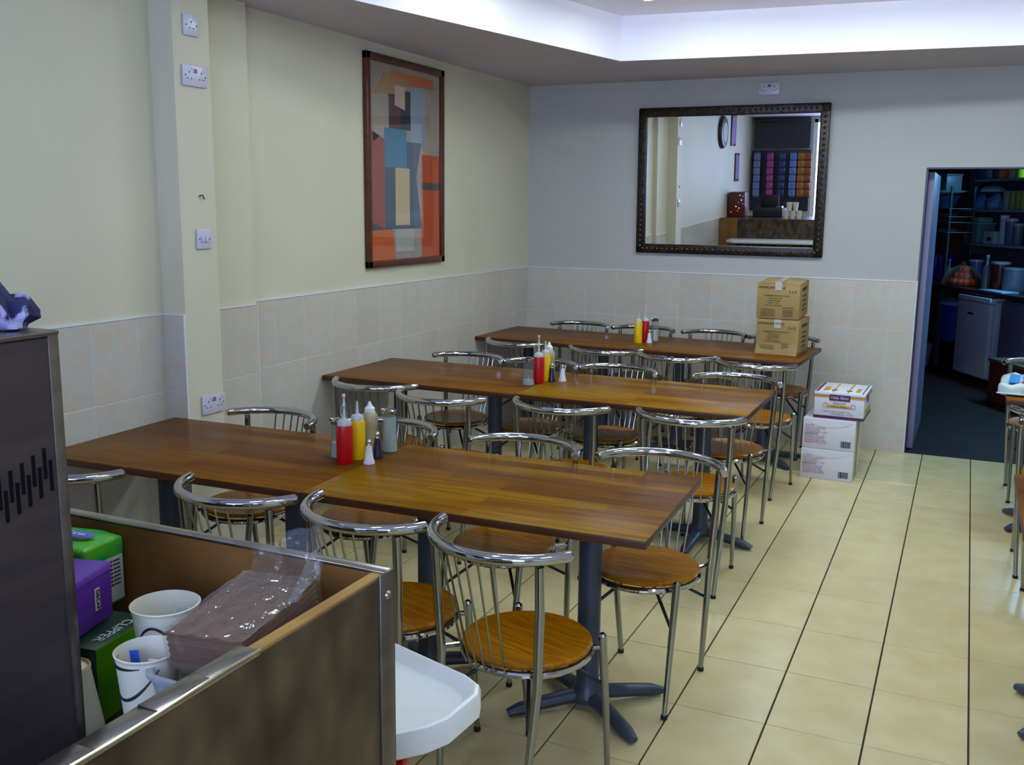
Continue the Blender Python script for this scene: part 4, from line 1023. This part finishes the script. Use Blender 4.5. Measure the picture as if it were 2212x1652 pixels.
B('box_body', MB().box((-.12, -.1, 0), (.1, .1, .2), .01), mat('aqua_box', '#5c8894', .4), t); B('box_lid', MB().box((-.125, -.105, .2), (.105, .105, .215), .004), mat('aqua_lid', '#94b8bc', .4), t)
t = kthing('storage_box', 'smaller pale food box on top of the translucent one', 'box', s_, .5, z2_+.2165)
B('box_body', MB().box((-.1, -.08, 0), (.08, .08, .06), .01), mat('pale_box2', '#7ca0a8', .4), t)
# plate rack on the left
t0 = kthing('plate_rack', 'plate rack standing at the left of the kitchen worktop', 'rack', 0, 0, 0)
sL, _ = kp(2030, 480, .3); sR, _ = kp(2098, 480, .3)
zr = [kp(2065, v_, .3)[1] for v_ in (548, 492, 478, 466)]
for i, v_ in enumerate((500, 479, 467, 450)):
    zz = kp(2065, v_, .3)[1]; B('rack_tier', MB().box((sL, .04, zz-.006), (sR, .34, zz)), mat('rack_green', '#5c7c74', .35), t0)
    for ii in range(1): pass
for s_ in (sL+.01, sR-.01):
    for dd in (.05, .31): B('post', MB().box((s_-.01, dd, .9055), (s_+.01, dd+.02, 1.95)), mat('rack_post', '#34404c', .4, .5), t0)
for i, (v_, c_, lab) in enumerate([(500, '#1c2c38', 'dark stack of trays on the lowest tier of the rack'), (450, '#7cb09c', 'pale green crumpled cloth on the upper rack tier')]):
    pass
zz = kp(2065, 450, .3)[1]
su, _ = kp(2062, 430, .3)
t = kthing('mixing_bowl', 'dark blue-grey mixing bowl on the plate rack', 'bowl', su, .19, zz+.001); B('bowl', MB().lathe([(0, 0), (.09, 0), (.17, .13), (.18, .14), (.165, .135), (.08, .012), (0, .012)], n=24), mat('navy_bowl', '#26324c', .3), t)
t = kthing('oval_dish', 'large pale turquoise oval dish resting on top of the rack', 'dish', su-.03, .19, zz+.145); B('dish', MB().lathe([(0, 0), (.12, 0), (.25, .035), (.26, .045), (.12, .015), (0, .015)], n=28), mat('turquoise_ceramic', '#8cccd8', .25), t)
t = kthing('tall_tin', 'pale grey tin box standing on the oval dish', 'tin', su+.03, .19, zz+.192); B('tin', MB().box((-.1, -.09, 0), (.14, .09, .16), .01), mat('tin_grey', '#5c7480', .4), t)
B('tin_lid', MB().box((-.105, -.095, .16), (.145, .095, .175), .004), mat('tin_grey', '#5c7480', .4), t)
for i, v_ in enumerate((500, 479, 467)):
    zz = kp(2065, v_, .3)[1]
    for j in range(2):
        t = kthing('dinner_plate', ['upper', 'lower'][1-j]+' plate of the pair on the '+['lowest', 'middle', 'upper'][i]+' rack tier', 'plate', (sL+sR)/2+.02*j, .19, zz+.001+.0125*j, 'plates on the kitchen rack')
        B('plate', MB().lathe([(0, 0), (.08, 0), (.135, .010), (.136, .012), (.08, .004), (0, .004)], n=24), mat('plate_blue', '#88a8b0', .25), t)
zz = kp(2065, 467, .3)[1]
# oranges in a net bag, each orange a thing
so, _ = kp(2068, 590, .1)
zt = .906
org = mat('orange_peel', '#e87410', .45, c2='#f09020', scale=30, bump=.2)
ome = MB().lathe([(0, -.04)] + [(.04*math.cos(a*PI/10), .04*math.sin(a*PI/10)) for a in range(-4, 5)] + [(0, .04)], n=16).mesh('orange', org)
random.seed(8)
pos = [(-.1, 0, 0), (-.02, -.02, 0), (.06, 0, 0), (.13, .02, 0), (-.06, .08, 0), (.03, .08, 0), (.1, .09, 0), (-.06, .02, .068), (.02, .03, .068), (.09, .04, .068), (-.02, .05, .13), (.05, .05, .13)]
names_ = ['front row left end of', 'front row left of centre in', 'front row centre of', 'front row right end of', 'back left of', 'back centre of', 'back right of', 'second layer left of', 'second layer middle of', 'second layer right of', 'topmost left of', 'topmost right of']
for (a, b, c_), nm in zip(pos, names_):
    tag(put('orange', ome, None, kw(so+a, .12+b, zt+.04+c_)), 'orange at the '+nm+' the heap on the kitchen worktop', 'orange', 'oranges on the kitchen worktop')
net = MB()
net.lathe([(.19, .002), (.205, .05), (.17, .13), (.1, .19), (.03, .22), (.012, .26)], n=22)
nb = tag(B('net_bag', net, glassy('orange_net', '#ffc890', .0, .7), None, kw(so+.01, .155, zt-.001), (0, 0, KA)), 'orange net bag holding the oranges on the worktop', 'bag')
# other wares on the worktop
def wt(u_, d, r, h, c_, lab, name, cat, neck=False, m_=None):
    s_, _ = kp(u_, 600, d); t = kthing(name, lab, cat, s_, d, .906)
    pr = [(0, 0), (r, 0), (r, h*.6), (r*.4, h*.75), (r*.35, h*.93), (r*.4, h*.95), (r*.4, h), (0, h)] if neck else [(0, 0), (r*.9, 0), (r, h*.1), (r, h*.95), (0, h)]
    B(name+'_body', MB().lathe(pr, n=20), m_ or mat('w_'+c_[1:], c_, .3), t)
    B('cap', MB().lathe([(r*(.45 if neck else 1.03), h*.96), (r*(.45 if neck else 1.03), h+.015), (0, h+.015)], n=16), mat('cap_grey', '#8c9cac', .4), t)
wt(2130, .2, .04, .33, '#6c88a0', 'clear grey-blue bottle on the worktop right of the oranges', 'bottle', 'bottle', True)
wt(2159, .25, .09, .27, '#4c1c14', 'large dark red jar on the kitchen worktop', 'jar', 'jar')
wt(2192, .3, .11, .22, '#6c7c90', 'grey-blue tub at the right of the worktop', 'tub', 'tub')
wt(2107, .35, .08, .26, '#44507c', 'dull blue canister behind the oranges', 'canister', 'canister')
wt(2049, .3, .035, .24, '#7c9ca0', 'pale bottle left behind the oranges', 'bottle', 'bottle', True)
s_, _ = kp(2028, 575, .4); t = kthing('blue_crate', 'deep blue plastic crate at the left of the worktop', 'crate', s_, .4, .906); B('crate', MB().box((-.16, -.12, 0), (.13, .14, .28), .01), mat('deep_blue', '#1418a0', .4), t); B('crate_rim', MB().box((-.165, -.125, .27), (.135, .145, .29), .004), mat('deep_blue', '#1418a0', .4), t)
s_, _ = kp(2148, 619, .06); t = kthing('chopping_board', 'white chopping board at the worktop edge', 'board', s_, .1, .906); B('board', MB().box((-.2, -.08, 0), (.2, .1, .012), .004), mat('pale_board', '#b8e0f0', .3), t)
# things under the worktop at the left
t = kthing('plastic_bin', 'blue lidded bin under the worktop at the left', 'bin', -.42, .22, 0)
B('bin_body', MB().lathe([(0, 0.30), (.14, .30), (.17, .7), (0, .7)], n=24), mat('bin_blue', '#1c2c9c', .4), t); B('bin_lid', MB().lathe([(.178, .69), (.178, .72), (.1, .76), (0, .77)], n=24), mat('bin_lid', '#6c94b8', .4), t)
B('stand', MB().box((-.16, -.14, 0), (.16, .14, .299)), M_dark, t)
t = kthing('crate_stack', 'olive green crate under the worktop beside the fridge', 'crate', -.20, .3, 0)
B('crate', MB().box((-.16, -.1, .3), (.12, .2, .62), .008), mat('olive_crate', '#7c8418', .5), t); B('crate_rim', MB().box((-.165, -.105, .60), (.125, .205, .63), .004), mat('olive_crate2', '#7c8c2c', .5), t); B('stand', MB().box((-.15, -.08, 0), (.1, .18, .299)), M_dark, t)
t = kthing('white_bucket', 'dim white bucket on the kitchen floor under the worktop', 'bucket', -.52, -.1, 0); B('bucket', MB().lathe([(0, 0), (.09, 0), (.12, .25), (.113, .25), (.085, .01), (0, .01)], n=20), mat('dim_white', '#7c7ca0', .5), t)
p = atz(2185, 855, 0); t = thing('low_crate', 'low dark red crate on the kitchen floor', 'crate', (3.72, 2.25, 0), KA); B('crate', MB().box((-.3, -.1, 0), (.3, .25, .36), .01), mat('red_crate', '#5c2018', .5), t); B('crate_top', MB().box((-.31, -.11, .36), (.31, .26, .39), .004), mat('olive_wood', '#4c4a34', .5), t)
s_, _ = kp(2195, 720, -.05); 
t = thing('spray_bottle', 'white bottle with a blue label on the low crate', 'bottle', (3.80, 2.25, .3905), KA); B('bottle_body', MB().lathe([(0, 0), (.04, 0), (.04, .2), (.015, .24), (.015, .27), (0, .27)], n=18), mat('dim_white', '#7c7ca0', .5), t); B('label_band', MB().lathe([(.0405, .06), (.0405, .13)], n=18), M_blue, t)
# kitchen strip light
t = thing('kitchen_light', 'cool strip light on the kitchen ceiling', 'light', (4.3, 3.0, 2.56), KA); B('housing', MB().box((-.6, -.06, 0), (.6, .06, .035)), M_plastic, t); B('diffuser', MB().box((-.58, -.05, -.03), (.58, .05, -.001)), M_klamp, t)
t = thing('kitchen_light', 'second cool strip light added to brighten the kitchen, nearer the doorway', 'light', (4.6, 2.2, 2.56), KA); B('housing', MB().box((-.4, -.06, 0), (.4, .06, .035)), M_plastic, t); B('diffuser', MB().box((-.38, -.05, -.03), (.38, .05, -.001)), M_klamp, t)  # extra strip, added to throw more light on the kitchen wares
